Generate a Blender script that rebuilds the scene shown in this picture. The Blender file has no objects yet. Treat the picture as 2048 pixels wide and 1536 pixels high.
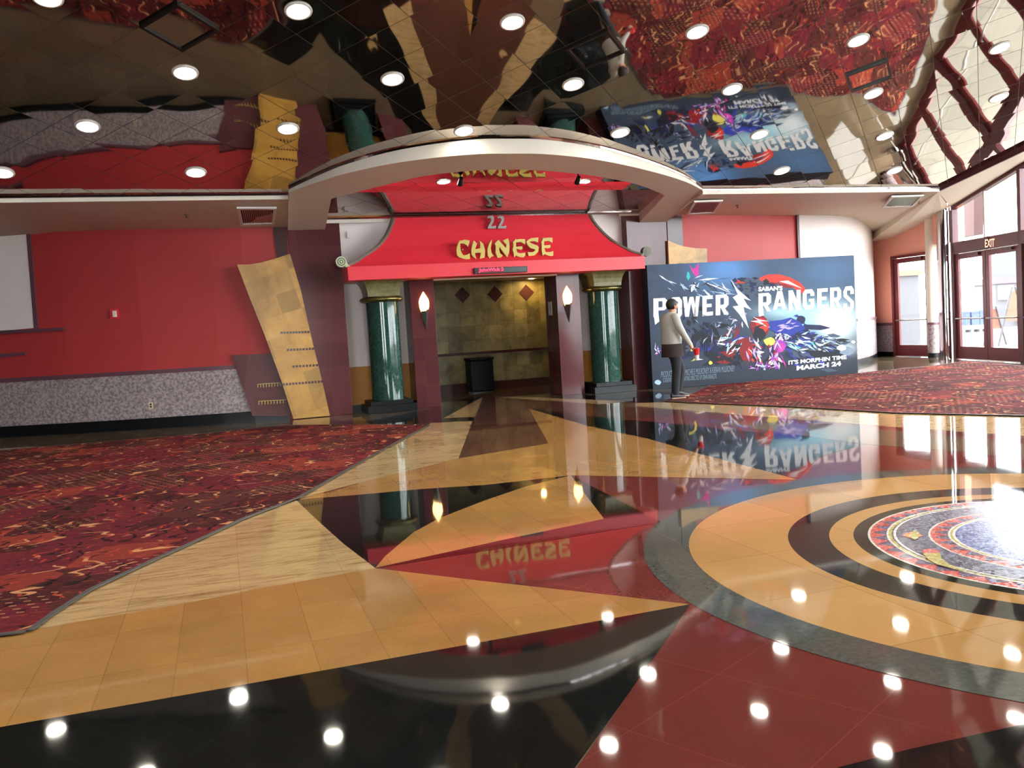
import bpy, bmesh, math, random
from mathutils import Vector, Matrix
SC = bpy.context.scene
COL = SC.collection
R = random.Random(7)

# ------------------------------------------------------------------ camera
F = 1764.63                                   # focal length in pixels of a 2048 wide frame
HC = 1.445                                    # eye height
RT = Vector((0.94776553, -0.31326803, -0.0600304))
UP = Vector((0.077, 0.04206966, 0.99614313))
FW = Vector((0.30953434, 0.94873246, -0.06399381))
cam = bpy.data.cameras.new('camera')
cam.sensor_width = 36; cam.lens = F / 2048 * 36; cam.clip_start = 0.05; cam.clip_end = 500
camo = bpy.data.objects.new('camera', cam)
camo.matrix_world = Matrix.Translation((0, 0, HC)) @ Matrix((RT, UP, -FW)).transposed().to_4x4()
COL.objects.link(camo); SC.camera = camo

# ------------------------------------------------------------------ world, exposure
SC.view_settings.view_transform = 'Standard'
SC.view_settings.look = 'None'
SC.view_settings.gamma = 1
SC.view_settings.use_curve_mapping = False
SC.view_settings.exposure = 0.0
SC.cycles.max_bounces = 10; SC.cycles.glossy_bounces = 6; SC.cycles.transparent_max_bounces = 12
SC.cycles.caustics_reflective = False; SC.cycles.caustics_refractive = False
SC.cycles.sample_clamp_indirect = 6
WORLD_STRENGTH = 20.0
DOWNLIGHT = 80.0
w = bpy.data.worlds.new('sky'); SC.world = w; w.use_nodes = True
bg = w.node_tree.nodes['Background']
bg.inputs[0].default_value = (0.93, 0.97, 1.0, 1); bg.inputs[1].default_value = WORLD_STRENGTH
sun = bpy.data.lights.new('sun', 'SUN'); sun.energy = 5.0; sun.angle = 0.02; sun.color = (1, 0.98, 0.96)
suno = bpy.data.objects.new('sun', sun); suno.rotation_euler = (math.radians(20), math.radians(-12), 0)
suno.location = (30, 5, 30); COL.objects.link(suno)

# ------------------------------------------------------------------ pixel -> point on a plane of the building
def ray(u, v): return FW + RT * ((u - 1024) / F) - UP * ((v - 768) / F)
def plane_pt(u, v, p, n):
    d = ray(u, v); p = Vector(p); n = Vector(n); c = Vector((0, 0, HC))
    return c + d * ((p - c).dot(n) / d.dot(n))
def fl(u, v, z=0.0): return plane_pt(u, v, (0, 0, z), (0, 0, 1))
def onY(u, v, y): return plane_pt(u, v, (0, y, 0), (0, 1, 0))
G = 0.3087617; Z0 = 8.445
def zc(y): return Z0 - G * y                   # height of the sloping mirror ceiling
def ceil(u, v): return plane_pt(u, v, (0, 0, Z0), (0, G, 1))
def pix(p):
    d = Vector(p) - Vector((0, 0, HC)); z = d.dot(FW)
    return (1024 + F * d.dot(RT) / z, 768 - F * d.dot(UP) / z)
def lerp(a, b, t): return a + (b - a) * t
def interp(tab, x):
    if x <= tab[0][0]: return tab[0][1]
    for (a, b), (c, d) in zip(tab, tab[1:]):
        if x <= c: return b + (d - b) * (x - a) / (c - a)
    return tab[-1][1]
def z_for(x, y, tab):                          # height over (x, y) where the photo shows an edge
    lo, hi = 0.5, 8.0
    for _ in range(40):
        m = (lo + hi) / 2; u, v = pix((x, y, m))
        if v > interp(tab, u): lo = m
        else: hi = m
    return lo

# ------------------------------------------------------------------ materials
def lin(c):
    return tuple(((x / 255) / 12.92 if x / 255 <= 0.04045 else ((x / 255 + 0.055) / 1.055) ** 2.4) for x in c)
class Mat:
    def __init__(s, name, rough=0.5, metal=0.0, spec=0.5, emit=None, estr=0.0):
        s.m = bpy.data.materials.new(name); s.m.use_nodes = True
        s.t = s.m.node_tree; s.b = s.t.nodes['Principled BSDF']
        s.b.inputs['Roughness'].default_value = rough; s.b.inputs['Metallic'].default_value = metal
        s.b.inputs['Specular IOR Level'].default_value = spec
        if emit:
            s.b.inputs['Emission Color'].default_value = (*lin(emit), 1); s.b.inputs['Emission Strength'].default_value = estr
    def n(s, t, ins=None, out=0, **pr):
        nd = s.t.nodes.new(t)
        for k, v in pr.items(): setattr(nd, k, v)
        for k, v in (ins or {}).items(): s.set(nd.inputs[k], v)
        return nd.outputs[out]
    def set(s, sock, v):
        if isinstance(v, bpy.types.NodeSocket): s.t.links.new(v, sock)
        elif isinstance(v, (tuple, list)) and sock.type == 'RGBA': sock.default_value = (*v[:3], 1)
        else: sock.default_value = v
    def col(s, v): s.set(s.b.inputs['Base Color'], v); return s
    def rough(s, v): s.set(s.b.inputs['Roughness'], v); return s
    def pos(s, rot=0.0, scale=(1, 1, 1), loc=(0, 0, 0), space='P'):
        if space == 'P': g = s.n('ShaderNodeNewGeometry')
        else: g = s.n('ShaderNodeTexCoord', out=3)
        return s.n('ShaderNodeMapping', {0: g, 1: loc, 2: (0, 0, rot), 3: scale}, vector_type='POINT')
    def noise(s, vec, scale, detail=4, rough=0.6, dist=0.0, out=0):
        return s.n('ShaderNodeTexNoise', {'Vector': vec, 'Scale': scale, 'Detail': detail, 'Roughness': rough, 'Distortion': dist}, out=out)
    def ramp(s, fac, stops, interp='LINEAR'):
        nd = s.t.nodes.new('ShaderNodeValToRGB'); nd.color_ramp.interpolation = interp
        e = nd.color_ramp.elements
        while len(e) < len(stops): e.new(0.5)
        for i, (p, c) in enumerate(stops):
            e[i].position = p; e[i].color = (*c, 1) if not isinstance(c, (int, float)) else (c, c, c, 1)
        s.set(nd.inputs[0], fac); return nd.outputs[0]
    def mix(s, f, a, b, blend='MIX'):
        nd = s.t.nodes.new('ShaderNodeMix'); nd.data_type = 'RGBA'; nd.blend_type = blend
        s.set(nd.inputs[0], f); s.set(nd.inputs[6], a); s.set(nd.inputs[7], b); return nd.outputs[2]
    def math(s, op, a, b=0.0, c=None):
        d = {0: a, 1: b}
        if c is not None: d[2] = c
        return s.n('ShaderNodeMath', d, operation=op)
    def bump(s, h, strength=0.3, dist=0.01):
        s.set(s.b.inputs['Normal'], s.n('ShaderNodeBump', {'Strength': strength, 'Distance': dist, 'Height': h})); return s
def sc(c, k): return tuple(min(1, x * k) for x in c)

def plain(name, rgb, rough=0.6, metal=0.0, var=0.06, spec=0.5, nscale=3.0):
    m = Mat(name, rough, metal, spec); c = lin(rgb)
    f = m.noise(m.pos(), nscale, 5)
    m.col(m.mix(f, sc(c, 1 - var), sc(c, 1 + var))); return m.m
def paint(name, rgb, rough=0.55):
    m = Mat(name, rough); c = lin(rgb); p = m.pos()
    m.col(m.mix(m.noise(p, 1.3, 4), sc(c, 0.94), sc(c, 1.06)))
    m.bump(m.noise(p, 160, 2), 0.12, 0.002); return m.m
def glow(name, rgb, strength):
    m = Mat(name, 0.5, emit=rgb, estr=strength); m.col(lin(rgb)); return m.m
def stone(name, rgb, rough=0.035, tile=0.6, rot=0.0, fleck=0.18, blotch=0.15, mortar=0.55, streak=False, vert=False, wave=0.0009, fsc=70, tvar=0.10, tiley=None):
    m = Mat(name, rough, spec=.3 if vert else .34); c = lin(rgb)
    if vert:
        g = m.n('ShaderNodeNewGeometry'); sp = m.n('ShaderNodeSeparateXYZ', {0: g}); 
        nd = sp.node; xy = m.math('ADD', nd.outputs[0], m.math('MULTIPLY', nd.outputs[1], 0.83))
        p = m.n('ShaderNodeCombineXYZ', {0: xy, 1: nd.outputs[2], 2: 0.0}); p3 = m.pos()
    else: p = m.pos(rot); p3 = p
    cc = m.mix(m.noise(p3, 1.6 if not streak else 2.2, 6, 0.65, 0.6), sc(c, 1 - blotch), sc(c, 1 + blotch))
    if streak:
        q = m.n('ShaderNodeMapping', {0: p3, 3: (1.2, 7, 1)})
        st = m.ramp(m.noise(q, 2.0, 8, 0.72, 1.2), [(0.46, 0), (0.66, 1)])
        cc = m.mix(m.math('MULTIPLY', st, 0.75), cc, (c[0] * .42, c[1] * .32, c[2] * .26))
    cc = m.mix(m.noise(p3, fsc, 2), m.mix(1.0, cc, (1 - fleck,) * 3, 'MULTIPLY'), m.mix(1.0, cc, (1 + fleck,) * 3, 'MULTIPLY'))
    br = m.t.nodes.new('ShaderNodeTexBrick'); br.offset = 0.0
    m.set(br.inputs['Vector'], p); br.inputs['Scale'].default_value = 1
    br.inputs['Brick Width'].default_value = tile; br.inputs['Row Height'].default_value = tiley or tile
    br.inputs['Mortar Size'].default_value = 0.0022; br.inputs['Mortar Smooth'].default_value = 0.1
    br.inputs['Color1'].default_value = (1 - tvar,) * 3 + (1,); br.inputs['Color2'].default_value = (1 + tvar * .5,) * 3 + (1,)
    br.inputs['Mortar'].default_value = (mortar,) * 3 + (1,)
    m.col(m.mix(1.0, cc, br.outputs[0], 'MULTIPLY'))
    if wave: m.bump(m.noise(p3, 1.1, 2), 1.0, wave)
    return m.m

M = {}
M['gold_floor'] = stone('gold granite', (172, 126, 72), rot=0.0, tile=0.305, tiley=.61, tvar=.12, blotch=.3, mortar=.72)
M['black_floor'] = stone('black granite', (24, 25, 24), rot=0.0, tile=0.61, mortar=1.9, blotch=.2)
M['red_floor'] = stone('red brown granite', (112, 52, 46), rot=-0.5, tile=0.61, mortar=1.35)
M['brown_floor'] = stone('brown granite', (92, 58, 48), rot=0.0, tile=0.61, streak=False)
M['cream_floor'] = stone('cream marble', (196, 164, 118), rot=0.0, tile=0.61, streak=True, mortar=.75)
M['tan_floor'] = stone('tan granite', (112, 96, 76), tile=0.61)
M['grey_floor'] = stone('grey granite', (84, 86, 80), tile=0.9, fleck=.45, fsc=38, mortar=1.3)
M['charcoal_floor'] = stone('charcoal granite', (44, 42, 40), tile=0.9, mortar=1.4)
M['amber_floor'] = stone('amber granite', (190, 144, 90), tile=0.75, fleck=.08)
M['bottle_floor'] = stone('bottle green granite', (38, 42, 34), tile=0.9)
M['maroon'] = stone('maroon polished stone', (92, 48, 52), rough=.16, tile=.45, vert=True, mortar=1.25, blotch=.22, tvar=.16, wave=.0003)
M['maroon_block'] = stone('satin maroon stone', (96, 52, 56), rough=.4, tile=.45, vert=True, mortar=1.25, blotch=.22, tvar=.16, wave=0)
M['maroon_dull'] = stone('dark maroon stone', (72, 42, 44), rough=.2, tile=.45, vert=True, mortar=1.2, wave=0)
M['purple_trim'] = plain('purple grey trim', (98, 62, 74), .4)
M['edge_grey'] = plain('dark grey edge strip', (62, 58, 56), .5)
M['red_wall'] = paint('red wall paint', (174, 48, 50))
M['white_wall'] = paint('white wall paint', (238, 228, 224))
M['salmon'] = paint('salmon wall paint', (236, 164, 144))
M['ochre'] = paint('ochre wall paint', (190, 128, 48))
M['soffit'] = paint('beige soffit paint', (212, 197, 180))
M['fascia'] = paint('light fascia paint', (232, 222, 208))
M['dark_wall'] = plain('dark lobby wall', (60, 44, 42), .7)
M['roof_red'] = paint('bright red roof paint', (234, 48, 64), .42)
M['grey_wains'] = None
def granite_wall(name, a, b):
    m = Mat(name, 0.45); p = m.pos()
    m.col(m.ramp(m.noise(p, 22, 3, .6), [(.38, lin(a)), (.62, lin(b))])); return m.m
M['grey_wains'] = granite_wall('speckled grey wall covering', (118, 104, 108), (176, 160, 160))
M['chrome'] = plain('polished chrome', (215, 210, 212), .06, 1.0, .02)
M['steel'] = plain('brushed steel', (170, 168, 165), .3, 1.0, .05)
M['base_black'] = plain('black base tile', (14, 16, 20), .32, spec=.25)
M['gold_letter'] = plain('pale gold letters', (206, 184, 92), .45, 0.0)
M['grey_letter'] = plain('grey numerals', (150, 146, 142), .4)
M['stone_edge'] = plain('grey brown roof edge', (112, 96, 84), .6, 0, .35, nscale=40)
M['bronze'] = plain('olive bronze', (120, 112, 66), .28, .85, .25)
M['scroll_w'] = plain('pale green scroll', (204, 212, 176), .45)
M['scroll_d'] = plain('dark green scroll', (70, 84, 58), .45)
M['scroll_b'] = plain('brown bronze scroll', (96, 82, 58), .4)
M['black'] = plain('black plastic', (20, 20, 22), .35)
M['can'] = plain('navy black plastic', (10, 14, 22), .5, spec=.2)
M['white_pl'] = plain('white plastic', (222, 220, 216), .4)
M['cream_pl'] = plain('cream plastic', (214, 204, 164), .4)
M['door_red'] = plain('burgundy door frame', (104, 30, 36), .38)
M['frame_dark'] = plain('dark burgundy frame', (92, 44, 52), .4)
M['emit_down'] = glow('downlight lens', (255, 246, 230), DOWNLIGHT)
M['emit_flame'] = glow('sconce glass', (255, 205, 130), 9)
M['emit_led'] = glow('red led text', (255, 50, 90), 3)
M['emit_exit'] = glow('exit lettering', (255, 200, 170), 1.6)
M['led_panel'] = plain('led panel', (44, 60, 66), .3)
M['led_glow'] = glow('led red field', (120, 0, 30), .35)
M['vent_dark'] = plain('vent interior', (30, 28, 28), .7)

m = Mat('green marble', .05); p = m.pos()
cc = m.ramp(m.noise(p, 24, 8, .75, .3), [(.3, lin((22, 44, 40))), (.55, lin((44, 78, 70))), (.8, lin((92, 122, 110)))])
m.col(cc); M['green'] = m.m
m = Mat('olive capital stone', .35); p = m.pos()
m.col(m.ramp(m.noise(p, 7, 6, .65), [(.3, lin((92, 90, 52))), (.7, lin((138, 134, 92)))])); M['capital'] = m.m

# sandstone tile wall of the corridor
def tiles(name, cols, tile, rough, mortar, rot=0.0, blot=3.0):
    m = Mat(name, rough); g = m.n('ShaderNodeNewGeometry'); sp = m.n('ShaderNodeSeparateXYZ', {0: g}).node
    p0 = m.n('ShaderNodeCombineXYZ', {0: m.math('ADD', sp.outputs[0], m.math('MULTIPLY', sp.outputs[1], .4)), 1: sp.outputs[2], 2: 0.0})
    p = m.n('ShaderNodeMapping', {0: p0, 1: (.17, .12, 0), 2: (0, 0, rot), 3: (1, 1, 1)})
    br = m.t.nodes.new('ShaderNodeTexBrick'); br.offset = 0.0
    m.set(br.inputs['Vector'], p); br.inputs['Scale'].default_value = 1
    br.inputs['Brick Width'].default_value = tile; br.inputs['Row Height'].default_value = tile
    br.inputs['Mortar Size'].default_value = 0.004
    br.inputs['Color1'].default_value = (.62, .62, .62, 1); br.inputs['Color2'].default_value = (1.12, 1.12, 1.12, 1)
    br.inputs['Mortar'].default_value = (mortar,) * 3 + (1,)
    n = m.noise(m.pos(), blot, 6, .65, .5)
    m.col(m.mix(1.0, m.ramp(n, [(.3, lin(cols[0])), (.5, lin(cols[1])), (.72, lin(cols[2]))]), br.outputs[0], 'MULTIPLY'))
    return m.m
M['sandstone'] = tiles('sandstone tile', [(104, 92, 58), (150, 136, 90), (176, 158, 104)], .33, .45, .5)
M['gold_tile'] = tiles('gold limestone tile', [(164, 118, 52), (192, 142, 66), (208, 160, 82)], .37, .35, .9, rot=-0.26, blot=2.0)

# carpet
m = Mat('patterned carpet', .95, spec=.1); p = m.pos(.18)
blk = m.n('ShaderNodeTexVoronoi', {'Vector': p, 'Scale': 1.9, 'Randomness': .85}, out=1, distance='CHEBYCHEV')
bs = m.n('ShaderNodeSeparateColor', {0: blk}).node
warp = m.noise(p, 2.2, 3, .5)
pv = m.n('ShaderNodeMapping', {0: p, 3: (2.6, 8.0, 1)})
flow = m.noise(pv, 1.5, 7, .72, 2.2)
base = m.ramp(flow, [(.30, lin((24, 12, 14))), (.40, lin((70, 24, 30))), (.47, lin((118, 38, 44))), (.53, lin((60, 34, 32))), (.58, lin((140, 48, 44))), (.66, lin((178, 84, 56))), (.74, lin((48, 28, 28)))])
tint = m.ramp(bs.outputs[0], [(0, lin((104, 30, 40))), (.22, lin((44, 30, 28))), (.38, lin((150, 60, 46))), (.48, lin((92, 26, 42))), (.62, lin((22, 16, 18))), (.86, lin((60, 40, 36)))], 'CONSTANT')
base = m.mix(.55, base, tint)
def squig(scale, dist, wid, msc, m0, off, col_, k):
    global base
    q_ = m.n('ShaderNodeMapping', {0: p, 1: off, 3: (.7, 1.3, 1)})
    w_ = m.n('ShaderNodeTexWave', {'Vector': q_, 'Scale': scale, 'Distortion': dist, 'Detail': 2, 'Detail Scale': 1.3}, out=1)
    f_ = m.math('MULTIPLY', m.ramp(w_, [(.0, 1), (wid, 1), (wid * 1.5, 0)]), m.ramp(m.noise(q_, msc, 2), [(m0, 0), (m0 + .05, 1)]))
    base = m.mix(m.math('MULTIPLY', f_, k), base, lin(col_))
squig(2.2, 10, .05, 2.6, .50, (3, 1, 0), (22, 12, 16), .9)
squig(1.5, 12, .032, 2.4, .52, (0, 0, 0), (204, 142, 98), .9)
squig(2.6, 9, .035, 3.0, .56, (7, 5, 0), (186, 70, 44), .8)
dsh = m.t.nodes.new('ShaderNodeTexBrick'); m.set(dsh.inputs['Vector'], p); dsh.inputs['Scale'].default_value = 1
dsh.inputs['Brick Width'].default_value = .10; dsh.inputs['Row Height'].default_value = .075; dsh.inputs['Mortar Size'].default_value = .031
dsh.inputs['Color1'].default_value = (1, 1, 1, 1); dsh.inputs['Color2'].default_value = (1, 1, 1, 1); dsh.inputs['Mortar'].default_value = (0, 0, 0, 1)
dm = m.math('MULTIPLY', dsh.outputs[0], m.ramp(bs.outputs[1], [(0, 0), (.55, 0), (.56, 1)], 'CONSTANT'))
dm = m.math('MULTIPLY', dm, m.ramp(m.noise(p, 1.6, 1), [(.36, 0), (.44, 1)]))
base = m.mix(m.math('MULTIPLY', dm, .65), base, lin((196, 146, 110)))
blob = m.n('ShaderNodeTexVoronoi', {'Vector': p, 'Scale': 3.6}, out=0)
base = m.mix(m.math('MULTIPLY', m.ramp(blob, [(.16, 1), (.20, 0)]), .7), base, lin((22, 14, 18)))
m.col(base); m.bump(m.noise(m.pos(), 220, 2), .5, .004); M['carpet'] = m.m

# mirror ceiling: 0.61 m tiles set at 45 degrees, every tile warped its own way
TS = 2.5823231715 / math.sqrt(2) / 3
def mirror(name, refl, amp, ox, oy, rough=.03, sag=0.0):
    m = Mat(name, rough, 1.0); g = m.n('ShaderNodeNewGeometry')
    p0 = m.n('ShaderNodeMapping', {0: g, 1: (-ox, -oy, 0)})
    p1 = m.n('ShaderNodeMapping', {0: p0, 3: (1, math.sqrt(1 + G * G), 0)})
    p = m.n('ShaderNodeMapping', {0: p1, 1: (.5, .5, 0), 2: (0, 0, math.pi / 4), 3: (1 / TS, 1 / TS, 0)})
    idv = m.n('ShaderNodeVectorMath', {0: p}, operation='FLOOR')
    fr = m.n('ShaderNodeVectorMath', {0: p}, operation='FRACTION')
    wn = m.n('ShaderNodeTexWhiteNoise', {0: idv}, out=1)
    off = m.n('ShaderNodeVectorMath', {0: wn, 1: (37, 41, 29)}, operation='MULTIPLY')
    q = m.n('ShaderNodeVectorMath', {0: m.n('ShaderNodeMapping', {0: p, 3: (.38, .38, 0)}), 1: off}, operation='ADD')
    h = m.noise(q, 1.0, 1, .3, .2)
    # common tilt across neighbouring tiles; toward the left the tiles hang a little flatter
    if sag:
        gs = m.n('ShaderNodeSeparateXYZ', {0: g}).node
        sx_ = m.n('ShaderNodeMapRange', {0: gs.outputs[0], 1: 3.2, 2: -4.0, 3: 0.0, 4: 1.0}, interpolation_type='SMOOTHSTEP')
        h = m.math('ADD', h, m.math('MULTIPLY', m.math('MULTIPLY', sx_, m.math('SUBTRACT', gs.outputs[1], 12.5)), sag / amp))
    h = m.math('ADD', h, m.math('MULTIPLY', m.noise(m.pos(), .5, 1), .5))
    s = m.n('ShaderNodeSeparateXYZ', {0: fr}).node
    def edge(x): return m.math('LESS_THAN', m.math('MINIMUM', x, m.math('SUBTRACT', 1.0, x)), .007)
    e = m.math('MAXIMUM', edge(s.outputs[0]), edge(s.outputs[1]))
    c = lin(refl)
    m.col(m.mix(e, c, sc(lin((150, 140, 130)), .45)))
    m.set(m.b.inputs['Roughness'], m.math('ADD', m.math('MULTIPLY', e, .5), rough))
    m.set(m.b.inputs['Normal'], m.n('ShaderNodeBump', {'Strength': 1.0, 'Distance': amp, 'Height': h}))
    return m.m
LX, LY = -1.4470, 10.5159
M['mirror'] = mirror('mirror ceiling tiles', (204, 198, 190), .022, LX, LY, sag=-.078)
M['mirror_p'] = mirror('entrance mirror tiles', (200, 190, 186), .006, 5.2, 15.2)

m = Mat('clear glass', .02)
gl = m.n('ShaderNodeBsdfGlossy', {'Roughness': .0}); tr = m.n('ShaderNodeBsdfTransparent', {0: (.97, .985, .98)})
gg = m.t.nodes.new('ShaderNodeNewGeometry')
dt = m.math('ABSOLUTE', m.n('ShaderNodeVectorMath', {0: gg.outputs['True Normal'], 1: gg.outputs['Incoming']}, out=1, operation='DOT_PRODUCT'))
fr = m.math('ADD', .035, m.math('MULTIPLY', .9, m.math('POWER', m.math('SUBTRACT', 1.0, dt), 5.0))); mx = m.n('ShaderNodeMixShader', {0: fr, 1: tr, 2: gl})
m.t.links.new(mx, m.t.nodes['Material Output'].inputs[0]); M['glass'] = m.m

# ------------------------------------------------------------------ object helpers
def tag(o, label=None, cat=None, group=None, kind=None):
    if label: o['label'] = label
    if cat: o['category'] = cat
    if group: o['group'] = group
    if kind: o['kind'] = kind
    return o
def empty(name, loc, label=None, cat=None, group=None, kind=None, rz=0.0):
    o = bpy.data.objects.new(name, None); o.location = loc; o.rotation_euler = (0, 0, rz); o.empty_display_size = .1
    COL.objects.link(o); return tag(o, label, cat, group, kind)
def pmat(o):
    mt = Matrix.Identity(4)
    while o:
        mt = Matrix.LocRotScale(o.location, o.rotation_euler, o.scale) @ mt; o = o.parent
    return mt
class MB:
    """collects geometry in world coordinates (or local ones) and links it as ONE mesh object"""
    def __init__(s): s.v = []; s.f = []; s.mi = []; s.sm = []
    def add(s, vs, fs, mi=0, smooth=False):
        b = len(s.v); s.v += [Vector(x) for x in vs]; s.f += [[i + b for i in f] for f in fs]
        s.mi += [mi] * len(fs); s.sm += [smooth] * len(fs); return s
    def poly(s, pts, mi=0): return s.add(pts, [list(range(len(pts)))], mi)
    def box(s, a, b, mi=0, mt=None):
        vs = [(x, y, z) for x in (a[0], b[0]) for y in (a[1], b[1]) for z in (a[2], b[2])]
        if mt: vs = [mt @ Vector(v) for v in vs]
        return s.add(vs, [(0, 1, 3, 2), (4, 6, 7, 5), (0, 4, 5, 1), (2, 3, 7, 6), (0, 2, 6, 4), (1, 5, 7, 3)], mi)
    def slab(s, pts, d, mi=0, side=None):
        n = len(pts); d = Vector(d); pts = [Vector(p) for p in pts]; side = mi if side is None else side
        s.add(pts, [list(range(n))], mi); s.add([p + d for p in pts], [list(range(n))[::-1]], side)
        s.add(pts + [p + d for p in pts], [(i, (i + 1) % n, n + (i + 1) % n, n + i) for i in range(n)], side); return s
    def lathe(s, prof, c=(0, 0, 0), seg=40, mi=0, smooth=True, caps=True):
        vs = [(c[0] + r * math.cos(2 * math.pi * k / seg), c[1] + r * math.sin(2 * math.pi * k / seg), c[2] + z) for r, z in prof for k in range(seg)]
        fs = [(i * seg + k, i * seg + (k + 1) % seg, (i + 1) * seg + (k + 1) % seg, (i + 1) * seg + k) for i in range(len(prof) - 1) for k in range(seg)]
        s.add(vs, fs, mi, smooth)
        if caps:
            s.add(vs[:seg], [list(range(seg))[::-1]], mi); s.add(vs[-seg:], [list(range(seg))], mi)
        return s
    def tube(s, pts, r, seg=10, mi=0, rs=None, ref=None):
        pts = [Vector(p) for p in pts]; vs = []; up = Vector(ref) if ref else Vector((0, 0, 1))
        for i, p in enumerate(pts):
            t = (pts[min(i + 1, len(pts) - 1)] - pts[max(i - 1, 0)]).normalized()
            a = t.cross(up if (ref or abs(t.z) < .95) else Vector((0, 1, 0))).normalized(); b = t.cross(a); rr = rs[i] if rs else r
            vs += [p + a * rr * math.cos(2 * math.pi * k / seg) + b * rr * math.sin(2 * math.pi * k / seg) for k in range(seg)]
        n = len(pts)
        s.add(vs, [(i * seg + k, i * seg + (k + 1) % seg, (i + 1) * seg + (k + 1) % seg, (i + 1) * seg + k) for i in range(n - 1) for k in range(seg)], mi, True)
        s.add(vs[:seg], [list(range(seg))[::-1]], mi); s.add(vs[-seg:], [list(range(seg))], mi); return s
    def build(s, name, mats, parent=None, local=False, bevel=0.0, sub=0, recalc=True):
        me = bpy.data.meshes.new(name); vs = s.v
        if parent and not local:
            inv = pmat(parent).inverted(); vs = [inv @ v for v in vs]
        me.from_pydata([tuple(v) for v in vs], [], s.f)
        for x in (mats if isinstance(mats, (list, tuple)) else [mats]): me.materials.append(x)
        me.polygons.foreach_set('material_index', s.mi); me.polygons.foreach_set('use_smooth', s.sm)
        me.update()
        if recalc:
            bm = bmesh.new(); bm.from_mesh(me); bmesh.ops.recalc_face_normals(bm, faces=bm.faces); bm.to_mesh(me); bm.free()
        o = bpy.data.objects.new(name, me); COL.objects.link(o)
        if parent: o.parent = parent
        if bevel:
            b = o.modifiers.new('bevel', 'BEVEL'); b.width = bevel; b.segments = 2; b.limit_method = 'ANGLE'
        if sub:
            b = o.modifiers.new('sub', 'SUBSURF'); b.levels = sub; b.render_levels = sub
        return o
def base_obj(o, loc):                            # moves a one-mesh thing's origin to its base
    loc = Vector(loc); o.data.transform(Matrix.Translation(-loc)); o.location = loc; return o
def glyph(txt, size=1.0, bold=0.0, font=None, space=1.0):
    cu = bpy.data.curves.new('t', 'FONT'); cu.body = txt; cu.size = size; cu.offset = bold; cu.space_character = space
    cu.resolution_u = 4
    o = bpy.data.objects.new('t', cu); COL.objects.link(o)
    dg = bpy.context.evaluated_depsgraph_get(); me = bpy.data.meshes.new_from_object(o.evaluated_get(dg))
    vs = [v.co.copy() for v in me.vertices]; fs = [list(p.vertices) for p in me.polygons]
    bpy.data.objects.remove(o); bpy.data.meshes.remove(me); bpy.data.curves.remove(cu)
    x0 = min(v.x for v in vs); x1 = max(v.x for v in vs); y0 = min(v.y for v in vs); y1 = max(v.y for v in vs)
    return [((v.x - x0) / (x1 - x0), (v.y - y0) / (y1 - y0)) for v in vs], fs
def text_quad(mb, txt, q, place, mi=0, bold=0.0, space=1.0, d=None):
    """q = pixel corners tl, tr, br, bl; place maps a pixel to the surface"""
    uv, fs = glyph(txt, 1.0, bold, space=space); vs = []
    for a, b in uv:
        tx = lerp(Vector(q[0]), Vector(q[1]), a); bx = lerp(Vector(q[3]), Vector(q[2]), a); p = lerp(bx, tx, b); vs.append(place(p.x, p.y))
    mb.add(vs, fs, mi)
    if d is not None:
        d = Vector(d); from collections import Counter
        cnt = Counter()
        for f in fs:
            for i in range(len(f)): cnt[frozenset((f[i], f[(i + 1) % len(f)]))] += 1
        side = [tuple(e) for e, k in cnt.items() if k == 1]
        n = len(vs); mb.add(vs + [v + d for v in vs], [(a, b, b + n, a + n) for a, b in side], mi)

# ================================================================== FLOOR
YF = 16.67                                   # front plane of the entrance stonework
WA = Vector((17.27, 17.30, 0)); WD = Vector((-.77, -2.65, 0)).normalized()      # glazed wall line
WN = Vector((WD.y, -WD.x, 0))                # points outdoors? fixed below
if WN.x < 0: WN = -WN
def wp(t, z=0.0, d=0.0): p = WA + WD * t + WN * d; return Vector((p.x, p.y, z))
floor_mats = ['tan_floor', 'black_floor', 'red_floor', 'brown_floor', 'cream_floor', 'gold_floor', 'grey_floor', 'charcoal_floor', 'amber_floor', 'bottle_floor']
fm = MB()
FL_OUT = [(-12, -6), (10.5, -6), tuple(wp(19)[:2]), tuple(wp(0)[:2]), (17.75, 18.3), (17.75, 21.5), (-12, 21.5)]
fm.slab([(x, y, 0) for x, y in FL_OUT], (0, 0, -.2), 0)
lay = [0]
def inlay(pts, mi):
    lay[0] += 1; z = .00009 * lay[0]
    fm.poly([(*fl(u, v)[:2], z) for u, v in pts], mi)
TAN, BLK, RED, BRN, CRM, GLD, GRY, CHR, AMB, BOT = range(10)
inlay([(751, 1137), (597, 1000), (1058, 817), (1003, 795), (1210, 809), (1271, 815), (1595, 839), (1800, 855), (2100, 880), (2400, 1000), (2700, 1500), (2300, 1800), (900, 1900), (1240, 1412), (1378, 1210)], RED)
inlay([(584, 852), (600, 850), (660, 841), (743, 841), (792, 831), (859, 818), (890, 808), (930, 797), (966, 793), (888, 836), (950, 834), (945, 843), (860, 847), (857, 853)], BLK)
inlay([(1150, 790), (1193, 790), (1270, 783), (1350, 783), (1345, 804), (1271, 806), (1246, 802), (1080, 796)], BLK)
inlay([(917, 917), (1097, 887), (1058, 817), (1003, 795), (986, 792), (966, 793), (940, 845)], BRN)
inlay([(888, 836), (966, 793), (950, 834)], CRM)
inlay([(888, 837), (950, 834), (945, 843), (860, 847)], BLK)
inlay([(1058, 817), (1003, 795), (1210, 809), (1271, 815), (1390, 828), (1240, 839)], BRN)
inlay([(986, 792), (1080, 795), (1246, 802), (1210, 809), (1003, 795)], CRM)
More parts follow.
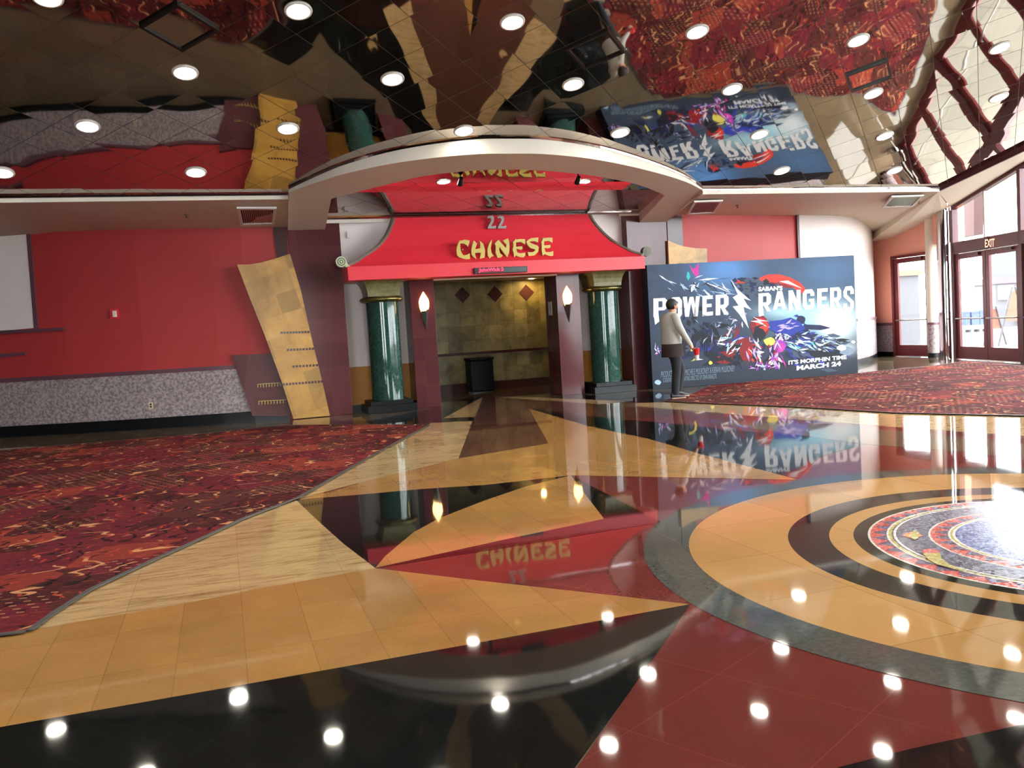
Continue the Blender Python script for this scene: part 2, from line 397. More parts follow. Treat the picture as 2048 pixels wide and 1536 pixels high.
inlay([(1271, 806), (1330, 804), (1374, 803), (1595, 811), (1792, 823), (2060, 829), (2300, 860), (2300, 895), (2048, 872), (1800, 855), (1595, 839), (1340, 818), (1271, 812)], CRM)
inlay([(1405, 842), (1595, 847), (1800, 862), (1990, 880), (2200, 905), (2200, 940), (1960, 907), (1725, 888), (1567, 866)], TAN)
inlay([(1058, 817), (1240, 839), (1299, 843), (1516, 865), (1580, 868), (1725, 890), (1638, 914), (1595, 960), (1390, 908), (1175, 852)], BLK)
inlay([(860, 846), (945, 842), (917, 917), (806, 944), (724, 964), (594, 999), (720, 926), (800, 880), (857, 850)], CRM)
inlay([(593, 1000), (670, 981), (724, 964), (806, 944), (917, 917), (1097, 887), (1058, 817), (1175, 852), (1298, 878), (1400, 908), (1516, 938), (1597, 960), (1400, 956), (1142, 951), (970, 971), (847, 978), (724, 989)], GLD)
inlay([(593, 1001), (724, 989), (847, 978), (970, 970), (1142, 951), (1323, 1045), (751, 1137), (686, 1087), (637, 1043)], BLK)
inlay([(751, 1136), (770, 1113), (790, 1096), (827, 1065), (880, 1036), (970, 1001), (1052, 973), (1142, 951), (1208, 1038), (1011, 1079)], GLD)
inlay([(593, 1001), (637, 1043), (686, 1087), (751, 1137), (527, 1176), (351, 1211), (105, 1253), (20, 1268), (53, 1240), (101, 1220), (176, 1178), (308, 1116), (395, 1077), (483, 1036)], CRM)
inlay([(751, 1137), (970, 1163), (1216, 1190), (1380, 1209), (940, 1289), (470, 1373), (0, 1455), (-400, 1526), (-900, 1560), (-900, 1420), (-250, 1330), (0, 1275), (105, 1253), (351, 1211), (527, 1176)], GLD)
inlay([(1380, 1209), (1335, 1277), (1240, 1412), (1150, 1536), (1060, 1700), (900, 2100), (-1500, 2100), (-1500, 1640), (-400, 1526), (0, 1455), (470, 1373), (940, 1289)], BLK)
inlay([(2300, 1390), (2048, 1449), (1824, 1498), (1682, 1534), (1500, 1600), (1500, 2000), (2600, 2000), (2600, 1390)], BLK)
CX, CY = 4.670, 3.829
def disc(r, mi, n=128):
    lay[0] += 1
    fm.poly([(CX + r * math.cos(2 * math.pi * k / n), CY + r * math.sin(2 * math.pi * k / n), .00009 * lay[0]) for k in range(n)], mi)
for r, mi in ((2.52, GRY), (2.235, AMB), (1.62, CHR), (1.37, AMB), (1.225, BOT)): disc(r, mi)
tag(fm.build('floor', [M[k] for k in floor_mats], recalc=False), kind='structure')
ZT = .00009 * lay[0] + .0006

# mosaic medallion in the middle of the rings
def mosaic(name, a, b, rough=.25):
    m = Mat(name, rough); p = m.pos()
    v = m.n('ShaderNodeTexVoronoi', {'Vector': p, 'Scale': 55.0}, out=1)
    s = m.n('ShaderNodeSeparateColor', {0: v}).node
    m.col(m.mix(s.outputs[0], lin(a), lin(b)))
    m.set(m.b.inputs['Normal'], m.n('ShaderNodeBump', {'Strength': .4, 'Distance': .004, 'Height': s.outputs[1]}))
    m.rough(m.math('ADD', m.math('MULTIPLY', s.outputs[2], .25), .08))
    return m.m
MM = [mosaic('white mosaic', (206, 196, 180), (232, 226, 214)), mosaic('red mosaic', (168, 34, 30), (206, 62, 44)), mosaic('purple mosaic', (44, 26, 74), (78, 44, 96)),
      mosaic('blue mosaic', (30, 30, 66), (62, 58, 96)), mosaic('gold mosaic', (150, 132, 54), (196, 178, 88)), mosaic('orange mosaic', (206, 96, 40), (232, 150, 60)), mosaic('bright blue mosaic', (36, 46, 120), (70, 90, 160))]
md = MB(); ml = [0]
def mdisc(r, mi, n=120):
    ml[0] += 1; z = ZT + .0003 * ml[0]
    md.poly([(CX + r * math.cos(2 * math.pi * k / n), CY + r * math.sin(2 * math.pi * k / n), z) for k in range(n)], mi)
def teeth(r0, r1, n, mi):
    ml[0] += 1; z = ZT + .0003 * ml[0]
    for k in range(n):
        a0, a1, a2 = (2 * math.pi * (k + t) / n for t in (0, .5, 1))
        md.poly([(CX + r0 * math.cos(a0), CY + r0 * math.sin(a0), z), (CX + r1 * math.cos(a1), CY + r1 * math.sin(a1), z), (CX + r0 * math.cos(a2), CY + r0 * math.sin(a2), z)], mi)
mdisc(1.14, 0); mdisc(1.125, 1); teeth(1.03, 1.115, 46, 2); mdisc(1.03, 0); mdisc(1.018, 4); mdisc(1.0, 3); mdisc(.99, 0); mdisc(.975, 3)
mdisc(.79, 0); mdisc(.778, 1); teeth(.68, .77, 34, 2); mdisc(.68, 0); mdisc(.668, 4); mdisc(.655, 0); mdisc(.64, 6)
def mshape(pts, mi):
    ml[0] += 1; md.poly([(*fl(u, v)[:2], ZT + .0003 * ml[0]) for u, v in pts], mi)
def mk(x, y): return (1690 + x * .1748, 980 + y * .1748)
mshape([mk(655, 540), mk(700, 505), mk(760, 490), mk(850, 500), mk(885, 540), mk(830, 555), mk(740, 560), mk(690, 545)], 5)
mshape([mk(800 + 48 * math.cos(a), 530 + 52 * math.sin(a)) for a in [k * math.pi / 8 for k in range(16)]], 4)
mshape([mk(880, 700), mk(960, 685), mk(1070, 700), mk(1085, 740), mk(960, 745), mk(890, 735)], 1)
mshape([mk(890, 738), mk(1085, 735), mk(1110, 800), mk(1200, 870), mk(1420, 950), mk(1250, 920), mk(1060, 870), mk(950, 810)], 4)
o = base_obj(md.build('mosaic_medallion', MM, recalc=False), (CX, CY, ZT)); tag(o, 'round red, purple and blue mosaic medallion set in the ringed stone floor', 'mosaic')

# carpets
def carpet(pts, label, loc):
    c = MB(); c.slab([(*fl(u, v)[:2], .0095) for u, v in pts], (0, 0, -.0008 * 0 - .001), 0)
    return c
cl_ = [(-700, 960), (-300, 925), (0, 903), (150, 890), (300, 878), (440, 866), (527, 856), (584, 852), (720, 851), (857, 851), (791, 886), (712, 930), (593, 998), (483, 1040), (395, 1082), (308, 1121), (176, 1183), (101, 1231), (53, 1266), (0, 1272), (-200, 1300), (-700, 1400)]
cr_ = [(1326, 803), (1345, 799), (1381, 791), (1422, 772), (1500, 765), (1630, 755), (1716, 748), (1759, 743), (1836, 736), (1874, 732), (1925, 724), (1990, 728), (2048, 734), (2200, 750), (2350, 850), (2200, 842), (2048, 833), (1792, 827), (1595, 815), (1374, 806)]
for pts, lab in ((cl_, 'red, black and orange patterned carpet in front of the red left wall'), (cr_, 'pink red patterned carpet running past the film poster to the glass doors')):
    P = [Vector((*fl(u, v)[:2], 0)) for u, v in pts]
    c = MB(); c.slab([p + Vector((0, 0, .017)) for p in P], (0, 0, -.0058))
    cen = sum(P, Vector()) / len(P); e = empty('carpet', cen, lab, 'carpet')
    c.build('carpet_pile', M['carpet'], e)
    ed = MB()
    for i in range(len(P)):
        a, b = P[i], P[(i + 1) % len(P)]; d = (b - a).normalized(); n = Vector((d.y, -d.x, 0)) * .035
        z1 = Vector((0, 0, .0175)); z0 = Vector((0, 0, .0112))
        if (a - cen).dot(n) < 0: n = -n
        ed.slab([a + z1, b + z1, b + n + z1, a + n + z1], z0 - z1)
    ed.build('edge_strip', M['edge_grey'], e)

# ================================================================== WALLS
def wall_strip(mb, plan, z0, z1, mi=0, th=.12):
    """vertical wall following plan points; z0, z1 numbers or lists"""
    n = len(plan)
    for i in range(n - 1):
        a, b = Vector((*plan[i], 0)), Vector((*plan[i + 1], 0)); d = (b - a).normalized(); nn = Vector((-d.y, d.x, 0)) * th
        za0, zb0 = (z0[i], z0[i + 1]) if isinstance(z0, list) else (z0, z0)
        za1, zb1 = (z1[i], z1[i + 1]) if isinstance(z1, list) else (z1, z1)
        mb.slab([a + Vector((0, 0, za0)), b + Vector((0, 0, zb0)), b + Vector((0, 0, zb1)), a + Vector((0, 0, za1))], nn, mi)
LW = [(-8.2, 20.3), (-6.2, 19.25), (-5.0, 18.68), (-3.96, 18.2), (-3.3, 17.93), (-2.63, 17.66), (-2.0, 17.44), (-1.33, 17.23), (-.7, 17.07), (-.04, 16.91), (.5, 16.80), (1.32, 16.70)]
LT = [(-800, 520), (0, 474), (60, 468), (110, 464), (150, 461), (300, 458), (450, 456), (575, 455)]
def side_top(x, y): return z_for(x, y, LT)
ztl = [3.7, 3.7] + [side_top(x, y) for x, y in LW[2:]]
def on_left(u, v, off=.0):
    """point where the pixel meets the curved left wall, moved out by off"""
    best = None
    for i in range(len(LW) - 1):
        a = Vector((*LW[i], 0)); b = Vector((*LW[i + 1], 0)); d = (b - a).normalized(); n = Vector((d.y, -d.x, 0))
        if n.y > 0: n = -n
        p = plane_pt(u, v, a + n * off, n); t = (p - a).dot(d)
        if -1e-3 <= t <= (b - a).length + 1e-3 and p.y > 5: return p
        if best is None: best = p
    return p
def left_patch(pts, off=.012, th=.012, mi=0, mb=None):
    """patch drawn on the curved wall: subdivided outline, prism into the wall"""
    mb = mb or MB(); P = []
    for i in range(len(pts)):
        a, b = Vector(pts[i]), Vector(pts[(i + 1) % len(pts)]); k = max(1, int((b - a).length / 25))
        P += [a.lerp(b, j / k) for j in range(k)]
    W = [on_left(p.x, p.y, off) for p in P]
    n = Vector((-.32, -.947, 0)); mb.slab(W, -n * th, mi); return mb
# curved red wall as one structure mesh: lower base, wainscot, red field
lw = MB(); wall_strip(lw, LW, 0.0, ztl, 0)
tag(lw.build('wall_left', [M['red_wall']]), kind='structure')
def plan_z(plan, tab): return [z_for(x, y, tab) for x, y in plan]
WT = [(-800, 800), (0, 757), (235, 744), (470, 730), (560, 725)]          # top of the purple rail
WB = [(-800, 811), (0, 766), (235, 752), (470, 738), (560, 733)]
def offset(plan, d):
    out = []
    for i, p in enumerate(plan):
        a = Vector(plan[max(i - 1, 0)]); b = Vector(plan[min(i + 1, len(plan) - 1)]); t = (b - a).normalized()
        n = Vector((t.y, -t.x)); out.append(tuple(Vector(p) + n * d))
    return out
plan_w = [p for p in LW if p[0] < .3] + [(.5, 16.805)]
def strip_on(plan, d0, d1, z0, z1, mat, name, kind='structure'):
    a = offset(plan, d1); b = offset(plan, d0); mb = MB(); n = len(plan)
    for i in range(n - 1):
        za0, zb0 = (z0[i], z0[i + 1]) if isinstance(z0, list) else (z0, z0)
        za1, zb1 = (z1[i], z1[i + 1]) if isinstance(z1, list) else (z1, z1)
        f = [(*a[i], za0), (*a[i + 1], zb0), (*a[i + 1], zb1), (*a[i], za1)]
        k = [(*b[i], za0), (*b[i + 1], zb0), (*b[i + 1], zb1), (*b[i], za1)]
        mb.add(f + k, [(0, 1, 2, 3), (7, 6, 5, 4), (0, 4, 5, 1), (3, 2, 6, 7), (0, 3, 7, 4), (1, 5, 6, 2)])
    return tag(mb.build(name, M[mat]), kind=kind)
BT = [(-800, 905), (0, 864), (300, 847), (575, 827)]
plan_b = LW[:-1] + [(1.12, 16.735)]
zb = plan_z(plan_b[2:], BT); zb = [zb[0]] * 2 + zb
strip_on(plan_b, 0.001, .03, .0, [max(.08, min(.2, z)) for z in zb], 'base_black', 'baseboard_left')
zr1 = [.95 if i < 2 else z for i, z in enumerate(plan_z(plan_w, WT))]; zr0 = [.86 if i < 2 else z for i, z in enumerate(plan_z(plan_w, WB))]
strip_on(plan_w, 0.001, .02, [max(.08, min(.2, z)) for z in plan_z(plan_w, BT)], zr0, 'grey_wains', 'trim_1')
strip_on(plan_w, 0.001, .03, zr0, zr1, 'purple_trim', 'trim_2')
# white painted bay at far left, purple trims around it
tag(left_patch([(-250, 480), (-120, 476), (0, 471), (54, 468), (67, 656), (0, 662), (-250, 682)], .02, .018).build('wall_left.001', M['white_wall']), kind='structure')
tag(left_patch([(52, 468), (60, 468), (76, 658), (68, 659)], .03, .028).build('trim_3', M['purple_trim']), kind='structure')
tag(left_patch([(-250, 684), (0, 661), (127, 655), (127, 661), (0, 668), (-250, 691)], .05, .048).build('trim_4', M['purple_trim']), kind='structure')
tag(left_patch([(-250, 722), (0, 708), (50, 704), (50, 710), (0, 715), (-250, 729)], .05, .048).build('trim_5', M['purple_trim']), kind='structure')
# dark stone return between red wall and pilaster, dark stone block behind the leaning panel
tag(left_patch([(546, 455), (573, 455), (576, 560), (560, 560)], .03, .028).build('trim_6', M['maroon_dull']), kind='structure')
e = empty('stone_block', on_left(545, 833) * 1, 'low dark maroon stone block at the foot of the leaning gold panel', 'wall cladding'); e.location.z = 0
left_patch([(463, 710), (530, 708), (560, 705), (590, 790), (587, 832), (505, 832)], .05, .022).build('cladding', M['maroon_block'], e)
for row, (x0, y0, x1, y1, n_) in enumerate([(515, 772, 560, 769, 8), (517, 806, 572, 803, 9)]):
    dk = MB()
    for k in range(n_):
        cx = lerp(x0, x1, k / n_); cy = lerp(y0, y1, k / n_)
        for a, b in (((cx, cy - 3.5), (cx + 1.2, cy + 3.5)),):
            left_patch([(a[0], a[1]), (b[0], a[1]), (b[0], b[1]), (a[0], b[1])], .056, .005, 0, dk)
        left_patch([(cx, cy - 4), (cx + 6, cy - 4.3), (cx + 6, cy - 3.3), (cx, cy - 3)], .056, .005, 0, dk)
    dk.build('inlay_row', M['gold_letter'], e)

# right curved wall and wave wall
RW = [(9.05, 16.70), (9.9, 16.80), (10.5, 16.93), (11.1, 17.07), (11.75, 17.23), (12.4, 17.44), (13.0, 17.68)]
RTOP = [(1300, 430), (1355, 430), (1500, 430.5), (1667, 430.5), (1700, 433), (1716, 438), (1730, 447), (1742, 459), (1755, 485), (1780, 477), (1820, 459), (1862, 438), (1900, 420)]
ztr = [z_for(x, y, RTOP) for x, y in RW]
r_ = MB(); wall_strip(r_, RW, 0, ztr, 0); tag(r_.build('wall_right', [M['red_wall']]), kind='structure')
WV = [(13.0, 17.68), (13.35, 17.73), (13.9, 17.80), (14.5, 17.98), (15.06, 18.24), (15.82, 18.79), (16.4, 19.3), (16.93, 19.81), (17.45, 20.35), (17.72, 20.95)]
ztv = [z_for(x, y, RTOP) for x, y in WV[:-1]] + [3.2]
ztv[-2] = max(ztv[-2], 3.2)
r_ = MB(); wall_strip(r_, WV, 0, ztv, 0); tag(r_.build('wall_right.001', [M['white_wall']]), kind='structure')
CR = [(1600, 636), (1716, 637), (1758, 632)]; CR0 = [(1600, 643), (1716, 643), (1758, 638)]
strip_on(WV, .001, .02, .13, [z_for(x, y, CR0) for x, y in WV], 'grey_wains', 'trim_7')
strip_on(WV, .001, .04, [z_for(x, y, CR0) for x, y in WV], [z_for(x, y, CR) for x, y in WV], 'purple_trim', 'trim_8')
strip_on(WV, .001, .03, .0, .13, 'base_black', 'baseboard_right')
tb = MB(); p = onY(1666, 432, 17.6)
x_ = (13.0, 17.66); tag(MB().box((x_[0] - .03, x_[1] - .05, 0), (x_[0] + .03, x_[1] - .001, ztr[-1])).build('trim_9', M['purple_trim']), kind='structure')
p0 = (9.06, 16.64)
tag(MB().slab([(9.06, 16.655, 2.2), (9.44, 16.70, 2.2), (9.44, 16.70, ztr[0] - .02), (9.06, 16.655, ztr[0] - .02)], (-.004, .03, 0)).build('trim_10', M['maroon_dull']), kind='structure')

# salmon wall with the single door, column, glazed wall
XR = 17.75
e1y, e2y = 19.95, 18.55
door_top = 2.76
r_ = MB()
r_.slab([(XR, 21.2, 0), (XR, e1y, 0), (XR, e1y, 5), (XR, 21.2, 5)], (.15, 0, 0)); r_.slab([(XR, e2y, 0), (XR, 18.0, 0), (XR, 18.0, 5), (XR, e2y, 5)], (.15, 0, 0))
r_.slab([(XR, e1y, door_top), (XR, e2y, door_top), (XR, e2y, 5), (XR, e1y, 5)], (.15, 0, 0))
r_.box((17.3, 17.45, 2.9), (17.75, 18.0, 5))
tag(r_.build('wall_right.002', [M['salmon']]), kind='structure')
tag(MB().slab([(XR - .001, 21, .13), (XR - .001, e1y, .13), (XR - .001, e1y, .86), (XR - .001, 21, .86)], (-.02, 0, 0)).build('trim_11', M['grey_wains']), kind='structure')
tag(MB().slab([(XR - .001, 21, .86), (XR - .001, e1y, .86), (XR - .001, e1y, .94), (XR - .001, 21, .94)], (-.04, 0, 0)).build('trim_12', M['purple_trim']), kind='structure')
tag(MB().slab([(XR - .001, 21, 0), (XR - .001, e1y, 0), (XR - .001, e1y, .13), (XR - .001, 21, .13)], (-.03, 0, 0)).build('baseboard_right.001', M['base_black']), kind='structure')

def frame_rect(mb, O, U, a0, a1, z0, z1, wd, th, mi=0, bot=None):
    """rectangular frame in a vertical plane: origin O, direction U, thickness th along N"""
    N = Vector((-U.y, U.x, 0))
    def b(p0, p1, q0, q1):
        P = [O + U * p0 + Vector((0, 0, q0)), O + U * p1 + Vector((0, 0, q0)), O + U * p1 + Vector((0, 0, q1)), O + U * p0 + Vector((0, 0, q1))]
        mb.slab([x - N * th / 2 for x in P], N * th, mi)
    bot = wd if bot is None else bot
    b(a0, a0 + wd, z0, z1); b(a1 - wd, a1, z0, z1); b(a0 + wd, a1 - wd, z1 - wd, z1); b(a0 + wd, a1 - wd, z0, z0 + bot)
def leaf(name, O, U, a0, a1, z1, kind='structure'):
    e = empty(name, O + U * ((a0 + a1) / 2), kind=kind); N = Vector((-U.y, U.x, 0))
    if N.x > 0: N = -N
    mb = MB(); frame_rect(mb, O, U, a0, a1, .02, z1, .13, .06, bot=.30); mb.build('door_frame', M['door_red'], e)
    P = [O + U * (a0 + .13) + Vector((0, 0, .32)), O + U * (a1 - .13) + Vector((0, 0, .32)), O + U * (a1 - .13) + Vector((0, 0, z1 - .13)), O + U * (a0 + .13) + Vector((0, 0, z1 - .13))]
    g = MB(); g.slab([x - N * .004 for x in P], N * .008); g.build('glass', M['glass'], e)
    b = MB(); q = [O + U * (a0 + .08) + N * .1 + Vector((0, 0, 1.0)), O + U * (a1 - .08) + N * .1 + Vector((0, 0, 1.0))]
    b.tube(q, .018); b.tube([q[0], q[0] - N * .08], .014); b.tube([q[1], q[1] - N * .08], .014); b.build('push_bar', M['steel'], e)
    c = MB(); c.box((-.16, -.03, -.03), (.16, .03, .03), mt=Matrix.Translation(O + U * (a1 - .35) + N * .06 + Vector((0, 0, z1 - .06))) @ Matrix((U, N, Vector((0, 0, 1)))).transposed().to_4x4())
    c.build('door_closer', M['frame_dark'], e); return e
fr = MB(); frame_rect(fr, Vector((XR, e1y, 0)), Vector((0, -1, 0)), 0, e1y - e2y, 0, door_top, .07, .16, bot=.0); tag(fr.build('trim_13', M['door_red']), kind='structure')
leaf('door_1', Vector((XR, e1y, 0)), Vector((0, -1, 0)), .08, e1y - e2y - .08, door_top - .08)

WLEN = 19.0
def rake(t): return 3.66 + .185 * t
HD0, HD1 = 2.58, 2.86
posts = [0.0, 2.72, 5.44, 8.16, 10.88, 13.6, 16.32, 19.0]
dn = 2; wn_ = 1
for i in range(len(posts) - 1):
    a, b = posts[i], posts[i + 1]; md_ = (a + b) / 2
    if i < 5:
        leaf('door_%d' % dn, WA, WD, a + .07, md_ - .01, HD0 - .01); leaf('door_%d' % (dn + 1), WA, WD, md_ + .01, b - .07, HD0 - .01); dn += 2
    else:
        e = empty('window_%d' % wn_, WA + WD * md_, kind='structure'); wn_ += 1
        mb = MB(); frame_rect(mb, WA, WD, a + .07, b - .07, .0, HD0 - .01, .1, .06, bot=.3); mb.build('window_frame', M['frame_dark'], e)
        g = MB(); g.slab([wp(a + .17, .3), wp(b - .17, .3), wp(b - .17, HD0 - .11), wp(a + .17, HD0 - .11)], WN * .008); g.build('glass', M['glass'], e)
    # transom pane up to the rake, one thin mullion in the middle
    e = empty('window_%d' % wn_, wp(md_, HD1), kind='structure'); wn_ += 1
    g = MB(); g.slab([wp(a + .04, HD1), wp(b - .04, HD1), wp(b - .04, rake(b)), wp(a + .04, rake(a))], WN * .008); g.build('glass', M['glass'], e)
    mb = MB(); mb.slab([wp(md_ - .025, HD1, -.04), wp(md_ + .025, HD1, -.04), wp(md_ + .025, rake(md_), -.04), wp(md_ - .025, rake(md_), -.04)], WN * .08)
    mb.build('mullion', M['white_pl'] if i == 0 else M['frame_dark'], e)
fr = MB()
for a in posts: fr.slab([wp(a - .06, 0, -.07), wp(a + .06, 0, -.07), wp(a + .06, rake(a), -.07), wp(a - .06, rake(a), -.07)], WN * .14)
fr.slab([wp(0, HD0, -.07), wp(WLEN, HD0, -.07), wp(WLEN, HD1, -.07), wp(0, HD1, -.07)], WN * .14)
fr.slab([wp(0, rake(0), -.07), wp(WLEN, rake(WLEN), -.07), wp(WLEN, rake(WLEN) + .08, -.07), wp(0, rake(0) + .08, -.07)], WN * .14)
tag(fr.build('trim_14', M['frame_dark']), kind='structure')
fr = MB(); fr.slab([wp(0, rake(0) + .08, -.03), wp(WLEN, rake(WLEN) + .08, -.03), wp(WLEN, 11, -.03), wp(0, 5, -.03)], WN * .2)
tag(fr.build('wall_right.003', M['salmon']), kind='structure')

# exit sign on the door header
e = empty('exit_sign', wp(1.36, 2.74, -.09), 'small EXIT sign in lit letters on the door header', 'sign')
sb = MB(); sb.slab([wp(1.22, 2.60, -.085), wp(1.58, 2.60, -.085), wp(1.58, 2.84, -.085), wp(1.22, 2.84, -.085)], -WN * .05); sb.build('housing', M['frame_dark'], e)
tx = MB(); text_quad(tx, 'EXIT', [(1970, 479), (1989, 477), (1989, 493), (1970, 495)], lambda u, v: plane_pt(u, v, wp(0, 0, -.142), WN), bold=.015); tx.build('lettering', M['emit_exit'], e)

# round beige column and mirror clad column beside the doors
c1 = fl(1868, 715.5); c2 = fl(1893, 718.5)
e = empty('round_column', (c1.x, c1.y, 0), 'round beige painted column between the single door and the mirrored column', 'column')
cc1 = (c1.x, c1.y, 0); cc2 = (c2.x, c2.y, 0)
MB().lathe([(.135, .92), (.135, 3.9)], cc1, 32).build('shaft', M['fascia'], e)
MB().lathe([(.14, .13), (.14, .86)], cc1, 32).build('wainscot', M['grey_wains'], e)
MB().lathe([(.15, .861), (.15, .919)], cc1, 32).build('rail', M['purple_trim'], e)
MB().lathe([(.145, 0), (.145, .129)], cc1, 32).build('base', M['base_black'], e)
o = base_obj(MB().lathe([(.14, 0), (.14, 3.95)], cc2, 40).build('mirrored_column', M['chrome']), cc2)
tag(o, 'shiny mirror clad column at the left jamb of the glass double doors', 'column')

# outer shell of the lobby out of view
sh = MB(); sh.box((-12.2, -6.2, 0), (-12, 21.7, 10.6)); tag(sh.build('wall_left.002', M['dark_wall']), kind='structure')
FILL_WX = [(-7.5, -3.5), (-1.0, 3.0)]  # two windows added behind the camera to brighten the left side and corridor
sh = MB(); xs0 = -12
for x0, x1 in FILL_WX:
    sh.box((xs0, -6.2, 0), (x0, -6.0, 10.6)); sh.box((x0, -6.2, 0), (x1, -6.0, .3)); sh.box((x0, -6.2, 3.4), (x1, -6.0, 10.6)); xs0 = x1
sh.box((xs0, -6.2, 0), (11.0, -6.0, 10.6)); tag(sh.build('wall_front', M['dark_wall']), kind='structure')
for x0, x1 in FILL_WX:
    e = empty('window_%d' % (wn_ + 1), ((x0 + x1) / 2, -6.1, .3), kind='structure'); wn_ += 1  # added window, out of view, serves as fill light
    f_ = MB(); U = Vector((1, 0, 0)); O = Vector((0, -6.1, 0)); frame_rect(f_, O, U, x0, (x0 + x1) / 2, .3, 3.4, .08, .1); frame_rect(f_, O, U, (x0 + x1) / 2, x1, .3, 3.4, .08, .1)
    f_.build('window_frame', M['frame_dark'], e)
    for a_, b_ in ((x0, (x0 + x1) / 2), ((x0 + x1) / 2, x1)): MB().box((a_ + .08, -6.104, .38), (b_ - .08, -6.096, 3.32)).build('glass', M['glass'], e)
sh = MB(); sh.box((-12, 21.5, 0), (17.9, 21.7, 10.0)); tag(sh.build('wall_back', M['dark_wall']), kind='structure')
sh = MB(); e_ = wp(WLEN); sh.slab([(10.9, -6.1, 0), (e_.x, e_.y, 0), (e_.x, e_.y, 10.6), (10.9, -6.1, 10.6)], (.2, 0, 0)); tag(sh.build('wall_right.004', M['dark_wall']), kind='structure')
sh = MB(); sh.slab([(-12.2, -6.2, 10.6), (18.2, -6.2, 10.6), (18.2, 21.7, 10.6), (-12.2, 21.7, 10.6)], (0, 0, .1)); tag(sh.build('ceiling.001', M['dark_wall']), kind='structure')

# ================================================================== CEILING
YS = 14.91
edge = [(14.55, YS), (14.99, 13.2)]
def ex(y): return 14.55 + (YS - y) * .255 if y > 11 else 15.55 - (11 - y) * .22
cm = MB(); pts = [(-12, YS), (-12, -6)] + [(ex(y), y) for y in (-6, 0, 6, 11, 13, YS)]
cm.slab([(x, y, zc(y)) for x, y in pts], (0, 0, .05))
tag(cm.build('ceiling', M['mirror']), kind='structure')
# chrome bead and light fascia along the edge of the mirror field
def bead(pts, name, w=.03, h=.05, mat='chrome', dz=0):
    mb = MB()
    for a, b in zip(pts, pts[1:]):
        a = Vector(a); b = Vector(b); mb.slab([a + Vector((0, 0, dz)), b + Vector((0, 0, dz)), b + Vector((0, 0, dz - h)), a + Vector((0, 0, dz - h))], Vector((0, w, 0)))
    return mb
ZE = zc(YS); ZS = 3.745
tag(bead([(-12, YS, ZE + .02), (1.23, YS, ZE + .02)], '').build('trim_15', M['chrome']), kind='structure')
tag(bead([(-12, YS + .012, ZE - .035), (1.23, YS + .012, ZE - .035)], '', .05, ZE - .035 - ZS).build('trim_16', M['fascia']), kind='structure')
tag(bead([(8.84, YS, ZE + .02), (14.55, YS, ZE + .02)], '').build('trim_17', M['chrome']), kind='structure')
tag(bead([(8.84, YS + .012, ZE - .035), (14.55, YS + .012, ZE - .035)], '', .05, ZE - .035 - ZS).build('trim_18', M['fascia']), kind='structure')
# left soffit: from the bead back to the curved wall
sf = MB(); n = len(LW)
fe = [(-12, YS + .06)] + [(lerp(-8.2, 1.23, i / (n - 1)), YS + .06) for i in range(n)]
be = [(-12, 21.5)] + LW; bz = [3.7] + ztl
for i in range(n):
    for j in range(4):
        def P(k, t): return (lerp(fe[k][0], be[k][0], t), lerp(fe[k][1], be[k][1], t), lerp(ZS, bz[k], t))
        sf.add([P(i, j / 4), P(i + 1, j / 4), P(i + 1, (j + 1) / 4), P(i, (j + 1) / 4)], [(0, 1, 2, 3)], smooth=True)
tag(sf.build('ceiling_left', M['soffit'], recalc=False), kind='structure')
# right soffit, with the raking strip beside the glass
be = [(8.9, 16.68)] + RW[1:] + WV[1:]; bz = [3.5] + ztr[1:] + ztv[1:]
bz[0] = ztr[0]; n = len(be)
fe = [(lerp(8.84, 14.55, min(1, i / (n - 3))), YS + .06) for i in range(n)]
sf = MB()
for i in range(n - 1):
    for j in range(5):
        def P(k, t): return (lerp(fe[k][0], be[k][0], t), lerp(fe[k][1], be[k][1], t), lerp(ZS, bz[k], t ** 1.0))
        sf.add([P(i, j / 5), P(i + 1, j / 5), P(i + 1, (j + 1) / 5), P(i, (j + 1) / 5)], [(0, 1, 2, 3)], smooth=True)
jam = [(17.72, 20.95), (17.74, 19.9), (17.74, 18.6), (17.6, 18.0), (17.3, 17.45)]
jz = [bz[-1]] + [z_for(x, y, RTOP) for x, y in jam[1:4]] + [rake(0) + .08]
for i in range(len(jam) - 1):
    sf.add([(14.55, YS + .06, ZS), (*jam[i], jz[i]), (*jam[i + 1], jz[i + 1])], [(0, 1, 2)], smooth=True)
rk = [(ex(y) + .05, y, zc(y) - .11) for y in (YS + .06, 13, 11, 6, 0, -6)]
gk = [wp(t, rake(t) + .08, -.07) for t in (0, 2, 4.2, 9.5, 16, 19)]
rk[0] = (14.55, YS + .06, ZS)
for i in range(len(rk) - 1):
    sf.add([rk[i], rk[i + 1], gk[i + 1], gk[i]], [(0, 1, 2, 3)], smooth=True)
tag(sf.build('ceiling_right', M['soffit'], recalc=False), kind='structure')
mb = MB()
for a, b in zip(rk, rk[1:]):
    a = Vector(a) - Vector((.02, 0, 0)); b = Vector(b) - Vector((.02, 0, 0))
    mb.slab([a, b, (b.x, b.y, zc(b.y) + .02), (a.x, a.y, zc(a.y) + .02)], (.04, 0, 0))
tag(mb.build('trim_19', M['frame_dark']), kind='structure')

